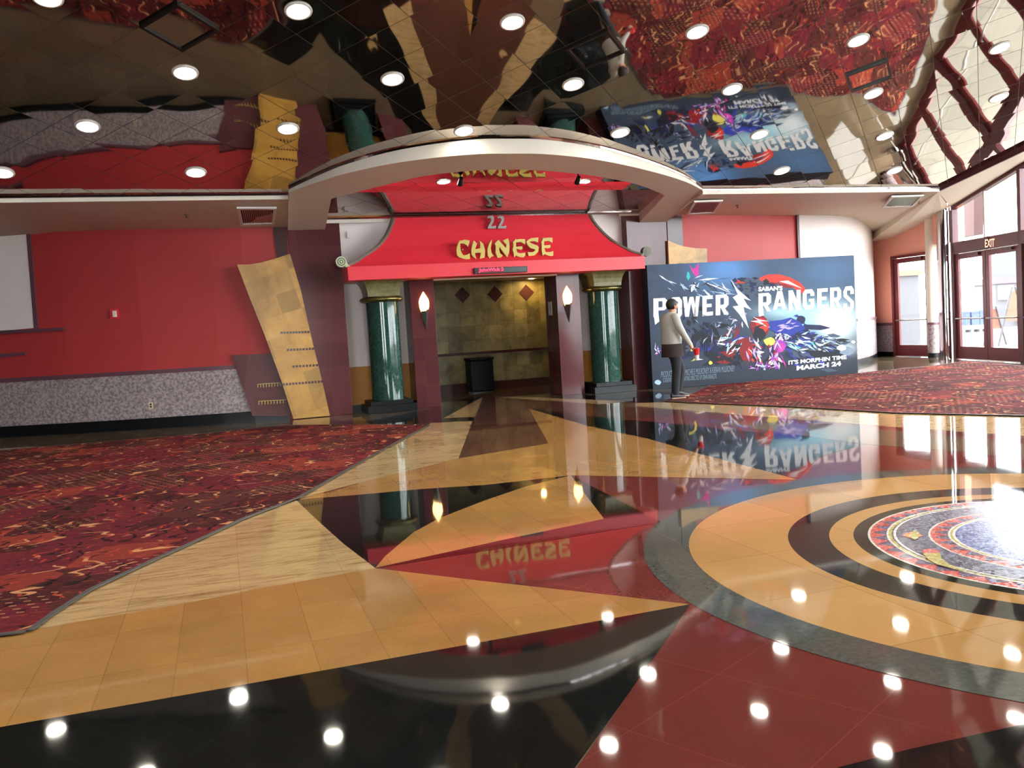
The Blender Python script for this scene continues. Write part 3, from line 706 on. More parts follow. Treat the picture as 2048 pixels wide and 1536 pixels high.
# ------------------------------------------------------------------ curved canopy ring over the entrance
OUT = [(1.23, 14.72), (1.69, 14.24), (2.12, 13.88), (2.83, 13.48), (3.79, 13.19), (4.5, 13.14), (5.17, 13.17), (6.13, 13.40), (7.27, 13.87), (8.22, 14.37), (8.84, 14.82)]
INN = [(1.94, 15.1), (2.03, 14.97), (2.82, 14.39), (3.33, 14.05), (4.1, 13.83), (4.95, 13.80), (5.9, 13.97), (6.65, 14.21), (7.4, 14.55), (8.1, 15.02), (8.19, 15.14)]
def smooth_curve(pts, n):
    P = [Vector(p) for p in pts]; out = []
    for i in range(len(P) - 1):
        p0, p1, p2, p3 = P[max(i - 1, 0)], P[i], P[i + 1], P[min(i + 2, len(P) - 1)]
        for k in range(n):
            t = k / n; out.append(.5 * ((2 * p1) + (p2 - p0) * t + (2 * p0 - 5 * p1 + 4 * p2 - p3) * t * t + (3 * p1 - p0 - 3 * p2 + p3) * t ** 3))
    return out + [P[-1]]
O2 = [(1.32, 16.66)] + [tuple(p) for p in smooth_curve(OUT, 4)] + [(9.05, 16.66)]
I2 = [(1.99, 16.66)] + [tuple(p) for p in smooth_curve(INN, 4)] + [(8.42, 16.66)]
def zu(y): return 6.668 - .193 * y
rg = MB(); n = len(O2)
for i in range(n - 1):
    a, b, c, d = O2[i], O2[i + 1], I2[i + 1], I2[i]
    rg.add([(*a, zu(a[1])), (*b, zu(b[1])), (*c, zu(c[1])), (*d, zu(d[1]))], [(0, 1, 2, 3)], 0)
e = empty('entrance_canopy', (5.2, 14.9, 3.7), 'curved beige canopy ring arching over the red entrance roof', 'canopy')
rg.build('underside', M['soffit'], e, recalc=False)
fs_ = MB()
for i in range(1, n - 2):
    a, b = O2[i], O2[i + 1]
    za = zc(a[1]) - .03; zb_ = zc(b[1]) - .03
    fs_.add([(*a, zu(a[1]) - .002), (*b, zu(b[1]) - .002), (*b, zb_), (*a, za)], [(0, 1, 2, 3)], 0, True)
fs_.build('outer_fascia', M['fascia'], e, recalc=False)
fs_ = MB()
for i in range(n - 1):
    a, b = I2[i], I2[i + 1]
    fs_.add([(*a, zu(a[1])), (*b, zu(b[1])), (*b, zu(b[1]) + .34), (*a, zu(a[1]) + .34)], [(0, 1, 2, 3)], 0)
fs_.build('inner_fascia', M['fascia'], e, recalc=False)
ch = MB()
for i in range(1, n - 2):
    a, b = Vector((*O2[i], zc(O2[i][1]))), Vector((*O2[i + 1], zc(O2[i + 1][1])))
    ch.add([a - Vector((0, .012, .03)), b - Vector((0, .012, .03)), b + Vector((0, -.012, .005)), a + Vector((0, -.012, .005))], [(0, 1, 2, 3)], 0, True)
ch.build('chrome_bead', M['chrome'], e, recalc=False)
# closing pieces between the ring's ends and the soffits
for x0, x1, nm in ((1.225, 1.34, 'a'), (9.05, 8.84, 'b')):
    q = MB(); q.add([(x0 if nm == 'a' else 8.84, YS - .1, ZS - .0), (1.32 if nm == 'a' else 9.05, 16.66, 3.45), (1.32 if nm == 'a' else 9.05, 16.66, 3.95), (x0 if nm == 'a' else 8.84, YS - .1, 3.95)], [(0, 1, 2, 3)])
    q.build('side_closure', M['fascia'], e, recalc=False)
# mirror ceiling inside the ring
def zp(y): return 3.655 + (16.62 - y) * .14
pm = MB(); inn = [(p[0], p[1]) for p in I2]
pm.slab([(1.9, 16.62, zp(16.62)), (8.5, 16.62, zp(16.62)), (8.5, 15.0, zp(15.0)), (7.4, 14.1, zp(14.1)), (5.9, 13.6, zp(13.6)), (4.4, 13.5, zp(13.5)), (2.8, 14.0, zp(14.0)), (1.9, 15.0, zp(15.0))], (0, 0, .04))
tag(pm.build('ceiling.002', M['mirror_p'], recalc=True), kind='structure')
tag(MB().box((2.0, 16.60, 3.625), (8.4, 16.64, 3.66)).build('trim_20', M['chrome']), kind='structure')
tag(MB().box((2.0, 16.612, 3.56), (3.35, 16.645, 3.624)).build('trim_21', M['fascia']), kind='structure')
tag(MB().box((7.95, 16.612, 3.59), (8.4, 16.645, 3.624)).build('trim_22', M['fascia']), kind='structure')

# ================================================================== ENTRANCE STONEWORK
def block(name, a, b, mat, label, cat, group=None, base=None):
    e = empty(name, ((a[0] + b[0]) / 2, (a[1] + b[1]) / 2, a[2]), label, cat, group)
    MB().box((a[0], a[1], a[2] + .001), b).build('stone_cladding', mat, e, bevel=.004); return e
block('wall_pilaster', (1.32, 16.67, 0), (2.26, 17.5, 3.9), M['maroon'], 'tall maroon stone pilaster beside the leaning gold panel', 'pillar')
block('wall_pilaster', (8.12, 16.67, 0), (9.05, 17.5, 3.9), M['maroon'], 'tall maroon stone pilaster partly hidden by the film poster', 'pillar')
block('entrance_pillar', (3.50, 16.67, 0), (3.97, 17.35, 2.46), M['maroon'], 'maroon stone entrance pillar on the left of the doorway', 'pillar')
block('entrance_pillar', (6.50, 16.67, 0), (7.00, 17.35, 2.46), M['maroon'], 'maroon stone entrance pillar on the right of the doorway', 'pillar')
# bay walls behind the green columns
for x0, x1, nm in ((2.26, 3.52, ''), (6.98, 8.12, '.001')):
    wb = MB(); wb.box((x0, 17.22, .86), (x1, 17.34, 4.2), 0); wb.box((x0, 17.22, .12), (x1, 17.34, .86), 1); wb.box((x0, 17.19, .0), (x1, 17.34, .12), 2)
    tag(wb.build('wall_back.00%d' % (2 if nm else 1), [M['white_wall'], M['ochre'], M['base_black']]), kind='structure')
# white upper wall behind the roof
wb = MB(); wb.box((2.26, 16.9, 2.46), (3.52, 17.2, 4.2)); wb.box((6.98, 16.9, 2.46), (8.12, 17.2, 4.2)); wb.box((3.52, 16.9, 2.50), (6.98, 17.2, 4.2))
tag(wb.build('wall_back.003', M['white_wall']), kind='structure')
# lintel and corridor
tag(MB().box((3.97, 16.60, 2.43), (6.5, 16.86, 2.50)).build('trim_23', M['soffit']), kind='structure')
tag(MB().box((3.4, 20.0, 0), (7.5, 20.12, 2.75)).build('wall_back.004', M['sandstone']), kind='structure')
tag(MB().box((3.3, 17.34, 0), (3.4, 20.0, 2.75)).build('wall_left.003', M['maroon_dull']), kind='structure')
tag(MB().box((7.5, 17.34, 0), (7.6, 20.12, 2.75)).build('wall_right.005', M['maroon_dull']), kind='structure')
tag(MB().box((3.3, 16.87, 2.56), (7.6, 20.12, 2.6)).build('ceiling.003', M['soffit']), kind='structure')
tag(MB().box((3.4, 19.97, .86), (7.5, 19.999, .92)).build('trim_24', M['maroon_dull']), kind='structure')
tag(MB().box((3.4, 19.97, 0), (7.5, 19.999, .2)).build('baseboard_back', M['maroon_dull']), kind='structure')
for (u, v), w_ in (((925, 590), 'leftmost'), ((990, 588), 'middle'), ((1053, 585), 'rightmost')):
    c = onY(u, v, 19.98); r = .19
    d = MB(); d.slab([(c.x - r, 19.985, c.z), (c.x, 19.985, c.z - r), (c.x + r, 19.985, c.z), (c.x, 19.985, c.z + r)], (0, .012, 0))
    o = base_obj(d.build('diamond_tile', M['maroon_dull']), c)
    tag(o, 'dark diamond tile inlay, %s of the three on the corridor wall' % w_, 'wall tile', 'dark diamond tiles on the corridor wall')
# trash can
c = Vector((5.58, 19.45, 0)); e = empty('trash_can', c, 'tall dark navy trash can against the sandstone corridor wall', 'trash can')
b = MB(); b.box((c.x - .27, c.y - .24, .03), (c.x + .27, c.y + .24, .74)); b.build('bin_body', M['can'], e, bevel=.03)
b = MB(); b.box((c.x - .29, c.y - .26, .741), (c.x + .29, c.y + .26, .80)); b.build('lid', M['can'], e, bevel=.02)
b = MB(); b.box((c.x - .24, c.y - .21, .0), (c.x + .24, c.y + .21, .03)); b.build('base', M['black'], e)
# small white notice on the inner side of the right pillar
p = plane_pt(1101, 617, (6.5, 0, 0), (1, 0, 0))
o = base_obj(MB().box((6.486, p.y - .09, p.z - .14), (6.499, p.y + .09, p.z + .14)).build('wall_notice', M['white_pl']), p)
tag(o, 'small pale notice fixed to the inner side of the right doorway pillar', 'notice')
# corridor spot
e = empty('recessed_downlight', (7.05, 19.66, 2.555), 'recessed downlight washing the upper right of the sandstone corridor wall', 'ceiling light')
MB().lathe([(.06, -.006), (.085, -.006), (.085, 0)], (7.05, 19.66, 2.555), 24, caps=False).build('trim_ring', M['white_pl'], e)
MB().lathe([(.06, -.003), (.0005, -.003)], (7.05, 19.66, 2.555), 24, caps=False).build('lens', glow('corridor lens', (255, 214, 130), 420), e)

# green marble columns
def column(cx, cy, label):
    e = empty('marble_column', (cx, cy, 0), label, 'column', 'green marble columns flanking the entrance')
    c = (cx, cy, 0)
    MB().lathe([(.305, .215), (.305, 2.07)], c, 64).build('shaft', M['green'], e)
    t = [(.30 + .11 * math.sin(a), 2.115 - .055 * math.cos(a)) for a in [math.pi * k / 12 for k in range(13)]]
    MB().lathe(t, c, 64).build('collar', M['bronze'], e)
    cp = MB(); prof = [(.30, 2.17), (.305, 2.24), (.32, 2.32), (.35, 2.40), (.40, 2.47)]
    vs = []; 
    for r, z in prof: vs += [(cx - r, cy - r, z), (cx + r, cy - r, z), (cx + r, cy + r, z), (cx - r, cy + r, z)]
    cp.add(vs, [(i * 4 + k, i * 4 + (k + 1) % 4, (i + 1) * 4 + (k + 1) % 4, (i + 1) * 4 + k) for i in range(4) for k in range(4)] + [(3, 2, 1, 0), (16, 17, 18, 19)])
    cp.build('capital', M['capital'], e)
    p_ = MB(); p_.box((cx - .46, cy - .42, .0), (cx + .46, cy + .42, .135)); o = p_.build('plinth', M['base_black'], e, bevel=.004)
    p_ = MB(); p_.box((cx - .40, cy - .37, .136), (cx + .40, cy + .37, .214)); p_.build('plinth_step', M['base_black'], o, bevel=.004)
column(2.96, 16.74, 'green marble column to the left of the doorway')
column(7.53, 16.74, 'green marble column to the right of the doorway')

# sconces
def sconce(u, v, label):
    c = onY(u, v, 16.66); x, z = c.x, c.z
    e = empty('wall_sconce', (x, 16.669, z), label, 'wall light', 'torch sconces on the doorway pillars')
    ring = [(0, .24), (.055, .15), (.10, .07), (.088, -.08), (.045, -.185), (.0, -.12)]
    g = MB(); n = 10
    zs = [(.245, .004), (.19, .036), (.11, .082), (.05, .098), (-.05, .092), (-.13, .07), (-.17, .052)]
    vs = []; 
    for dz, r in zs: vs += [(x + r * math.cos(math.pi * k / n + math.pi), 16.66 + 1.15 * r * math.sin(math.pi * k / n + math.pi), z + dz) for k in range(n + 1)]
    g.add(vs, [(i * (n + 1) + k, i * (n + 1) + k + 1, (i + 1) * (n + 1) + k + 1, (i + 1) * (n + 1) + k) for i in range(len(zs) - 1) for k in range(n)], 0, True)
    g.build('glass_shade', M['emit_flame'], e)
    k_ = MB(); k_.add([(x, 16.53, z - .13), (x - .075, 16.62, z - .13), (x - .055, 16.662, z - .17), (x + .055, 16.662, z - .17), (x + .08, 16.62, z - .06), (x + .015, 16.655, z - .50)],
                      [(0, 1, 5), (1, 2, 5), (0, 5, 4), (4, 5, 3), (2, 3, 5), (0, 4, 3, 2, 1)])
    k_.build('metal_cone', M['steel'], e)
    k_ = MB(); k_.box((x - .04, 16.64, z - .3), (x + .04, 16.668, z + .1)); k_.build('back_plate', M['steel'], e)
sconce(848, 609, 'glowing torch shaped sconce on the left doorway pillar')
sconce(1134.5, 596, 'glowing torch shaped sconce on the right doorway pillar')

# ------------------------------------------------------------------ red pagoda roof
prof = [(2.455, 15.98), (2.70, 15.98), (2.74, 16.03), (2.80, 16.09), (2.90, 16.17), (3.05, 16.27), (3.25, 16.37), (3.45, 16.45), (3.62, 16.50)]
def ry(z): return interp([(a, b) for a, b in prof], z)
LE = [(697, 561), (690, 539), (700, 541), (716, 535), (732, 525.6), (755, 504), (773, 478), (783, 455), (789, 437)]
RE = [(1290, 531), (1293, 519), (1283, 519), (1268, 514), (1250, 505.5), (1225, 488), (1203, 467), (1186, 445), (1177, 429)]
def edge_pts(E):
    out = []
    for (u, v), (z, y) in zip(E, prof):
        yy = y
        for _ in range(6): p = onY(u, v, yy); yy = ry(p.z)
        out.append(p)
    return out
LP, RP = edge_pts(LE), edge_pts(RE)
XM = 5.2
hw = [((XM - a.x) + (b.x - XM)) / 2 for a, b in zip(LP, RP)]
hw[0] = hw[0]; 
zz = [p[0] for p in prof]; yy_ = [p[1] for p in prof]
e = empty('pagoda_roof', (XM, 16.25, 2.455), 'bright red pagoda shaped roof front with curved sides above the doorway', 'roof')
rf = MB(); n = len(prof)
hwv = [3.10, 3.16] + [0] * 7
for i in range(2, n): hwv[i] = (RP[i].x - LP[i].x) / 2
cxm = [((LP[i].x + RP[i].x) / 2) for i in range(n)]
hwv[1] = hwv[0] = (RP[0].x - LP[0].x) / 2
for i in range(n - 1):
    z0, z1, y0, y1 = zz[i], zz[i + 1], yy_[i], yy_[i + 1]
    a0, a1 = cxm[i] - hwv[i], cxm[i + 1] - hwv[i + 1]; b0, b1 = cxm[i] + hwv[i], cxm[i + 1] + hwv[i + 1]
    rf.add([(a0, y0, z0), (b0, y0, z0), (b1, y1, z1), (a1, y1, z1)], [(0, 1, 2, 3)], 0)
    ins0 = .10 + .35 * (i / n); ins1 = .10 + .35 * ((i + 1) / n)
    rf.add([(a0, y0, z0), (a0 + 0, 16.66, z0), (a1 + 0, 16.66, z1), (a1, y1, z1)], [(0, 1, 2, 3)], 0)
    rf.add([(b0, y0, z0), (b0 - 0, 16.66, z0), (b1 - 0, 16.66, z1), (b1, y1, z1)], [(0, 1, 2, 3)], 0)
rf.add([(cxm[0] - hwv[0], yy_[0], zz[0]), (cxm[0] + hwv[0], yy_[0], zz[0]), (cxm[0] + hwv[0], 16.60, zz[0]), (cxm[0] - hwv[0], 16.60, zz[0])], [(0, 1, 2, 3)])
rf.add([(cxm[-1] - hwv[-1], yy_[-1], zz[-1]), (cxm[-1] + hwv[-1], yy_[-1], zz[-1]), (cxm[-1] + hwv[-1], 16.59, zz[-1]), (cxm[-1] - hwv[-1], 16.59, zz[-1])], [(0, 1, 2, 3)])
rf.build('roof_face', M['roof_red'], e)
for sgn in (-1, 1):
    pts = [Vector((cxm[i] + sgn * (hwv[i] + .012), yy_[i] - .01, zz[i])) for i in range(2, n)]
    C2 = []
    for i in range(len(pts) - 1):
        p0, p1, p2, p3 = pts[max(i - 1, 0)], pts[i], pts[i + 1], pts[min(i + 2, len(pts) - 1)]
        for k in range(4):
            t = k / 4; C2.append(.5 * ((2 * p1) + (p2 - p0) * t + (2 * p0 - 5 * p1 + 4 * p2 - p3) * t * t + (3 * p1 - p0 - 3 * p2 + p3) * t ** 3))
    C2.append(pts[-1]); ed = MB()
    for a, b in zip(C2, C2[1:]):
        d = (b - a); nrm = Vector((d.z, 0, -d.x)).normalized() * .03
        ed.slab([a - nrm, b - nrm, b + nrm, a + nrm], (0, .16, 0))
        ed.slab([a - nrm * .3 + Vector((0, -.022, 0)), b - nrm * .3 + Vector((0, -.022, 0)), b + nrm + Vector((0, -.022, 0)), a + nrm + Vector((0, -.022, 0))], (0, .022, 0))
    ed.build('edge_trim', M['stone_edge'], e)
    s = pts[0] + Vector((sgn * .13, 0, .055)); sm = MB(); nn = 26; R_ = .095
    outline = [(s.x + R_ * math.cos(2 * math.pi * k / nn), s.z + R_ * math.sin(2 * math.pi * k / nn)) for k in range(nn)]
    sm.slab([(x, s.y - .03, z) for x, z in outline], (0, .12, 0), 0)
    sm.slab([(s.x - sgn * .06, s.y - .03, s.z - .095), (s.x - sgn * .095, s.y - .03, s.z - .02), (s.x - sgn * .17, s.y - .03, s.z - .11), (s.x - sgn * .17, s.y - .03, s.z - .13)], (0, .12, 0), 0)
    for r_, th, mi in ((.072, .006, 1), (.055, .010, 0), (.036, .014, 1), (.02, .018, 0)):
        sm.slab([(s.x + r_ * math.cos(2 * math.pi * k / nn), s.y - .03 - th, s.z + r_ * math.sin(2 * math.pi * k / nn)) for k in range(nn)], (0, th, 0), mi)
    sm.build('scroll', [M['scroll_w'], M['scroll_d']] if sgn < 0 else [M['scroll_b'], M['scroll_d']], e)

# lettering
def k22(x, y): return (900 + x * .10742, 420 + y * .10742)
LET = {
 'C': [(105, 760), (115, 690), (170, 560), (182, 580), (260, 555), (355, 575), (340, 640), (320, 690), (285, 650), (240, 628), (175, 630), (180, 720), (195, 780), (215, 820), (240, 850), (300, 840), (355, 810), (360, 915), (290, 925), (215, 905), (150, 880), (120, 850)],
 'H': [(430, 572), (490, 632), (455, 735), (500, 728), (548, 718), (552, 640), (530, 570), (605, 635), (640, 760), (632, 890), (590, 898), (540, 915), (562, 800), (505, 798), (450, 812), (462, 870), (475, 920), (425, 880), (388, 830), (384, 750), (395, 670)],
 'I': [(760, 550), (765, 600), (745, 720), (760, 800), (800, 860), (755, 875), (725, 908), (690, 850), (680, 740), (710, 640)],
 'N': [(895, 560), (912, 590), (1025, 715), (1038, 650), (970, 575), (1060, 532), (1086, 590), (1094, 690), (1085, 800), (1052, 885), (1035, 870), (905, 690), (900, 740), (920, 810), (970, 850), (930, 890), (870, 892), (835, 800), (840, 680), (818, 635), (855, 585)],
 'E': [(1205, 530), (1212, 555), (1300, 545), (1385, 550), (1380, 645), (1300, 600), (1215, 610), (1215, 690), (1330, 680), (1335, 720), (1310, 750), (1220, 725), (1240, 800), (1300, 810), (1385, 800), (1385, 850), (1345, 890), (1280, 880), (1215, 855), (1180, 882), (1170, 800), (1150, 750), (1165, 690), (1165, 640), (1155, 600), (1180, 580)],
 'S': [(1405, 600), (1440, 560), (1490, 530), (1630, 515), (1620, 610), (1560, 585), (1480, 590), (1465, 610), (1560, 650), (1610, 665), (1635, 700), (1625, 780), (1560, 850), (1450, 865), (1430, 790), (1520, 790), (1570, 760), (1560, 735), (1480, 715), (1430, 660)],
 'E2': [(1720, 500), (1727, 530), (1800, 520), (1890, 520), (1890, 615), (1820, 580), (1735, 590), (1735, 665), (1850, 655), (1855, 700), (1820, 720), (1740, 710), (1760, 785), (1820, 790), (1905, 770), (1902, 855), (1860, 865), (1800, 850), (1745, 825), (1708, 860), (1690, 760), (1692, 650), (1680, 600), (1700, 570)]}
e = empty('wall_lettering', onY(1007, 515, 16.0), 'raised gold CHINESE lettering in brush style on the red roof', 'sign')
for k, pts in LET.items():
    mb = MB(); P = []
    for x, y in pts:
        yy = 16.1
        p = onY(*k22(x, y), 16.10); P.append(p)
    mb.slab([Vector((p.x, 16.045, p.z)) for p in P], (0, .05, 0), 0)
    st = MB(); c = sum(P, Vector()) / len(P); st.tube([(c.x, 16.09, c.z), (c.x, ry(c.z) + .01, c.z)], .012, 8)
    o = mb.build('letter', M['gold_letter'], e); st.build('stand_off', M['steel'], o)
for i, ch in enumerate(LET):
    pass
e = empty('number_sign', onY(992, 458, 16.35), 'grey raised number 22 at the top of the red roof', 'sign')
D2 = [(700, 122), (730, 112), (790, 110), (815, 150), (810, 210), (790, 250), (765, 290), (762, 306), (800, 302), (855, 290), (850, 345), (695, 347), (702, 315), (725, 270), (755, 220), (765, 180), (745, 150), (715, 148), (685, 165)]
for dx in (0, 188):
    mb = MB(); P = [onY(*k22(x + dx, y), 16.36) for x, y in D2]
    mb.slab([Vector((p.x, 16.34, p.z)) for p in P], (0, .05, 0)); o = mb.build('digit', M['grey_letter'], e)
    c = sum(P, Vector()) / len(P); st = MB(); st.tube([(c.x, 16.38, c.z), (c.x, ry(c.z) + .01, c.z)], .012, 8); st.build('stand_off', M['steel'], o)
# LED sign
p0, p1 = onY(950, 549, 15.9), onY(1055, 532, 15.9)
za, zb_ = onY(1000, 546, 15.9).z, onY(1000, 534, 15.9).z
e = empty('led_sign', ((p0.x + p1.x) / 2, 15.94, za), 'narrow dark LED sign with red text on the red roof eave', 'sign')
MB().box((p0.x, 15.91, za), (p1.x, 15.978, zb_)).build('housing', M['black'], e, bevel=.004)
MB().box((p0.x + .06, 15.904, za + .018), (p1.x - .03, 15.909, zb_ - .018)).build('display', M['led_panel'], e)
xs_ = onY(1008, 540, 15.9).x
MB().box((p0.x + .06, 15.901, za + .018), (xs_, 15.9035, zb_ - .018)).build('lit_field', M['led_glow'], e)
tx = MB(); text_quad(tx, 'JohnWick 2', [(958, 536.6), (1007, 534.6), (1007, 543), (958, 545.4)], lambda u, v: onY(u, v, 15.899), bold=.012); tx.build('lettering', M['emit_led'], e)
# white sensor box on the white wall
p = onY(697, 470, 16.88)
o = base_obj(MB().box((p.x - .035, 16.85, p.z - .06), (p.x + .035, 16.899, p.z + .06)).build('sensor_box', M['white_pl'], bevel=.004), p); tag(o, 'small white sensor box on the white wall left of the red roof', 'sensor')

# ------------------------------------------------------------------ leaning gold panel
GP = [(474, 529), (497, 529), (520, 525.5), (548, 518), (580, 507.5), (602, 582), (625, 684), (642, 752), (660, 832), (587, 838), (562, 760), (530, 672), (500, 598)]
def gp(u, v): return onY(u, v, 16.57)
e = empty('leaning_panel', (gp(624, 835).x, 16.62, 0), 'tall leaning gold stone panel with a concave top against the red wall', 'wall panel')
P = [gp(u, v) for u, v in GP]
for q in P: q.z = max(q.z, .012)
MB().slab(P, (0, .06, 0)).build('tiled_slab', M['gold_tile'], e)
nb = 0
for x0, y0, x1, y1, n_ in ((564, 665.5, 618, 664, 10), (577, 700, 627, 697.5, 9), (588, 733, 635, 730.5, 8), (562, 769.5, 645, 763, 14)):
    mb = MB()
    for k in range(n_):
        cx = lerp(x0, x1, k / (n_ - 1)) - 1; cy = lerp(y0, y1, k / (n_ - 1)); s = 2.2
        mb.slab([onY(u, v, 16.566) for u, v in ((cx - s, cy - s), (cx + s, cy - s), (cx + s, cy + s), (cx - s, cy + s))], (0, .004, 0))
    mb.build('inlay_row', M['maroon_dull'], e)
# top of the matching panel seen over the poster
GP2 = [(1336, 481), (1350, 487), (1366, 492.5), (1390, 496.5), (1414, 497), (1406, 560), (1390, 640), (1329, 640), (1331, 560)]
e = empty('leaning_panel', (onY(1370, 520, 16.6).x, 16.62, 0), 'gold stone panel whose top shows above the film poster', 'wall panel')
P = [onY(u, v, 16.60) for u, v in GP2]; lo = [P[5].copy(), P[8].copy()]
P = P[:5] + [Vector((P[4].x - .10, 16.60, .01)), Vector((P[0].x - .02, 16.60, .01))]
MB().slab(P, (0, .06, 0)).build('tiled_slab', M['gold_tile'], e)

# ------------------------------------------------------------------ small things on the red wall
p = on_left(230, 628, 0)
e = empty('fire_strobe', p, 'small white fire strobe on a red backing on the red wall', 'alarm')
tN = Vector((-.32, -.947, 0)); tU = Vector((.947, -.32, 0))
def wall_box(mb, c, w_, h_, d0, d1):
    P = [c + tU * a + Vector((0, 0, b)) + tN * d0 for a, b in ((-w_, -h_), (w_, -h_), (w_, h_), (-w_, h_))]; mb.slab(P, tN * (d1 - d0)); return mb
wall_box(MB(), p, .07, .085, .002, .04).build('backing', M['roof_red'], e); wall_box(MB(), p + tU * .02, .03, .055, .041, .075).build('lens', M['white_pl'], e)
p = on_left(302, 811, .02)
e = empty('wall_outlet', p, 'cream electrical outlet low on the speckled grey wall band', 'outlet')
wall_box(MB(), p, .04, .06, .002, .009).build('cover_plate', M['cream_pl'], e)
for dz in (.022, -.022): wall_box(MB(), p + Vector((0, 0, dz)), .016, .014, .0095, .013).build('socket', M['black'], e)
def soffit_pt(u, v, y_wall=16.8, z_wall=3.54): return plane_pt(u, v, (0, YS, ZS), (0, (ZS - z_wall) / (y_wall - YS), 1))
def vent(q, label, slats=True):
    P = [soffit_pt(u, v) - Vector((0, 0, .012)) for u, v in q]; c = sum(P, Vector()) / 4
    e = empty('air_vent', c, label, 'vent')
    I = [lerp(p, c, .16) for p in P]; mb = MB()
    for i in range(4): mb.slab([P[i], P[(i + 1) % 4], I[(i + 1) % 4], I[i]], (0, 0, -.03))
    mb.build('vent_frame', M['white_pl'], e)
    MB().slab([p + Vector((0, 0, .0)) for p in I], (0, 0, .006)).build('duct_opening', M['vent_dark'], e)
    sm = MB()
    for k in range(1, 16):
        t = k / 16; a = lerp(I[0], I[1], t); b = lerp(I[3], I[2], t); w_ = (I[1] - I[0]) * .012
        sm.slab([a - w_, b - w_, b + w_, a + w_], (0, 0, -.02))
    sm.build('grille', M['steel'], e)
vent([(473, 412), (553, 412), (549, 445), (481, 447)], 'white framed ceiling vent above the red left wall')
vent([(1388, 400), (1446, 398), (1428, 423), (1374, 426)], 'white framed ceiling vent beside the right end of the canopy ring')
vent([(1783, 390), (1848, 388), (1826, 410), (1764, 412)], 'white framed ceiling vent near the glass doors')
def sprinkler(u, v, label):
    p = soffit_pt(u, v); p.z -= .004
    e = empty('sprinkler_head', p, label, 'sprinkler')
    MB().lathe([(.045, 0), (.045, -.012), (.02, -.016)], p, 20).build('escutcheon', M['bronze'], e)
    MB().lathe([(.012, -.016), (.012, -.05), (.03, -.052), (.03, -.058)], p, 16).build('deflector', M['bronze'], e)
sprinkler(373, 428, 'small brass sprinkler head in the soffit above the red left wall')
sprinkler(1475, 410, 'small brass sprinkler head in the soffit above the film poster')
sprinkler(1838, 402, 'small brass sprinkler head in the soffit near the glass doors')

# ------------------------------------------------------------------ ceiling fittings
AX = Vector((1, 0, 0)); AY = Vector((0, 1, -G)).normalized(); AN = AX.cross(AY)
def frame_mt(c): return Matrix.Translation(c) @ Matrix((AX, AY, AN)).transposed().to_4x4()
def downlight_proto():
    e = empty('recessed_downlight', (0, 0, 0), None, 'ceiling light')
    MB().lathe([(.125, -.004), (.13, -.016), (.155, -.014), (.16, 0)], (0, 0, 0), 36, caps=False).build('trim_ring', M['white_pl'], e, local=True)
    MB().lathe([(.128, -.009), (.0005, -.009)], (0, 0, 0), 36, caps=False).build('lens', M['emit_down'], e, local=True)
    return e
def copy_tree(o, parent=None):
    c = o.copy(); COL.objects.link(c)
    if parent: c.parent = parent
    for ch in o.children: copy_tree(ch, c)
    return c
proto = downlight_proto(); used = [False]
def put_light(c, label, group, mt=None, s=1.0):
    if used[0]: o = copy_tree(proto)
    else: o = proto; used[0] = True
    m_ = mt or frame_mt(c); o.location = c; o.rotation_euler = m_.to_euler(); o.scale = (s, s, s)
    o['label'] = label; o['category'] = 'ceiling light'
    if group: o['group'] = group
    elif 'group' in o: del o['group']
S_ = 2.5823231715
rows = {3: 'row nearest the red wall', 2: 'second row out from the red wall', 1: 'third row out from the red wall', 0: 'row at the top edge of the photo'}
names = ['leftmost', 'second from left', 'third from left', 'fourth from left', 'fifth from left', 'sixth from left', 'seventh from left']
vis = {3: [-.5 + 0, .5, 4.5, 5.5], 2: [0, 1, 2, 3, 4, 5], 1: [.5, 1.5, 2.5, 3.5, 4.5, 5.5], 0: [0, 1, 2, 3, 4, 5]}
RN = {3: 'in the mirror ceiling row nearest the red walls', 2: 'in the mirror ceiling second row from the red walls', 1: 'in the mirror ceiling third row from the red walls', 0: 'in the mirror ceiling row along the picture top'}
for j in (3, 2, 1, 0):
    y = LY + (3 - (3 - j)) * S_ * .5 / math.sqrt(1 + G * G)
    for k, x in enumerate(vis[j]):
        X = LX + S_ * x; put_light(Vector((X, y, zc(y))) - AN * .001, '%s recessed downlight %s' % (names[k], RN[j]), 'downlights in the mirror ceiling')
for j in range(-1, -8, -1):
    y = LY + j * S_ * .5 / math.sqrt(1 + G * G)
    for i in range(-3, 7):
        x = i + (.5 if j % 2 else 0); X = LX + S_ * x
        if X > ex(y) - .4 or X < -9: continue
        put_light(Vector((X, y, zc(y))) - AN * .001, 'recessed downlight of the mirror ceiling outside the view, seen only mirrored', 'downlights overhead out of view')
def portico_pt(u, v): return plane_pt(u, v, (0, 16.62, 3.655), (0, .14, 1))
pm_ = Matrix((AX, Vector((0, 1, -.14)).normalized(), AX.cross(Vector((0, 1, -.14)).normalized()))).transposed().to_4x4()
for (u, v), w_ in (((887, 363), 'left'), ((1168, 363), 'right')):
    p = portico_pt(u, v); put_light(p - Vector((0, 0, .001)), 'round recessed downlight at the %s in the entrance mirror ceiling' % w_, 'downlights over the red roof', pm_, .8)
for (u, v), w_ in (((921, 352), 'left'), ((1156, 350), 'right')):
    p = portico_pt(u, v)
    e = empty('track_spotlight', p, 'small black spotlight hanging at the %s over the red roof' % w_, 'spotlight', 'black spotlights over the red roof')
    MB().tube([p, p - Vector((0, 0, .07))], .012, 8).build('stem', M['black'], e)
    d = Vector((0, .75, -.65)).normalized(); q = p - Vector((0, 0, .07))
    MB().tube([q - d * .05, q + d * .09], .045, 16, rs=[.035, .05]).build('spot_head', M['black'], e)
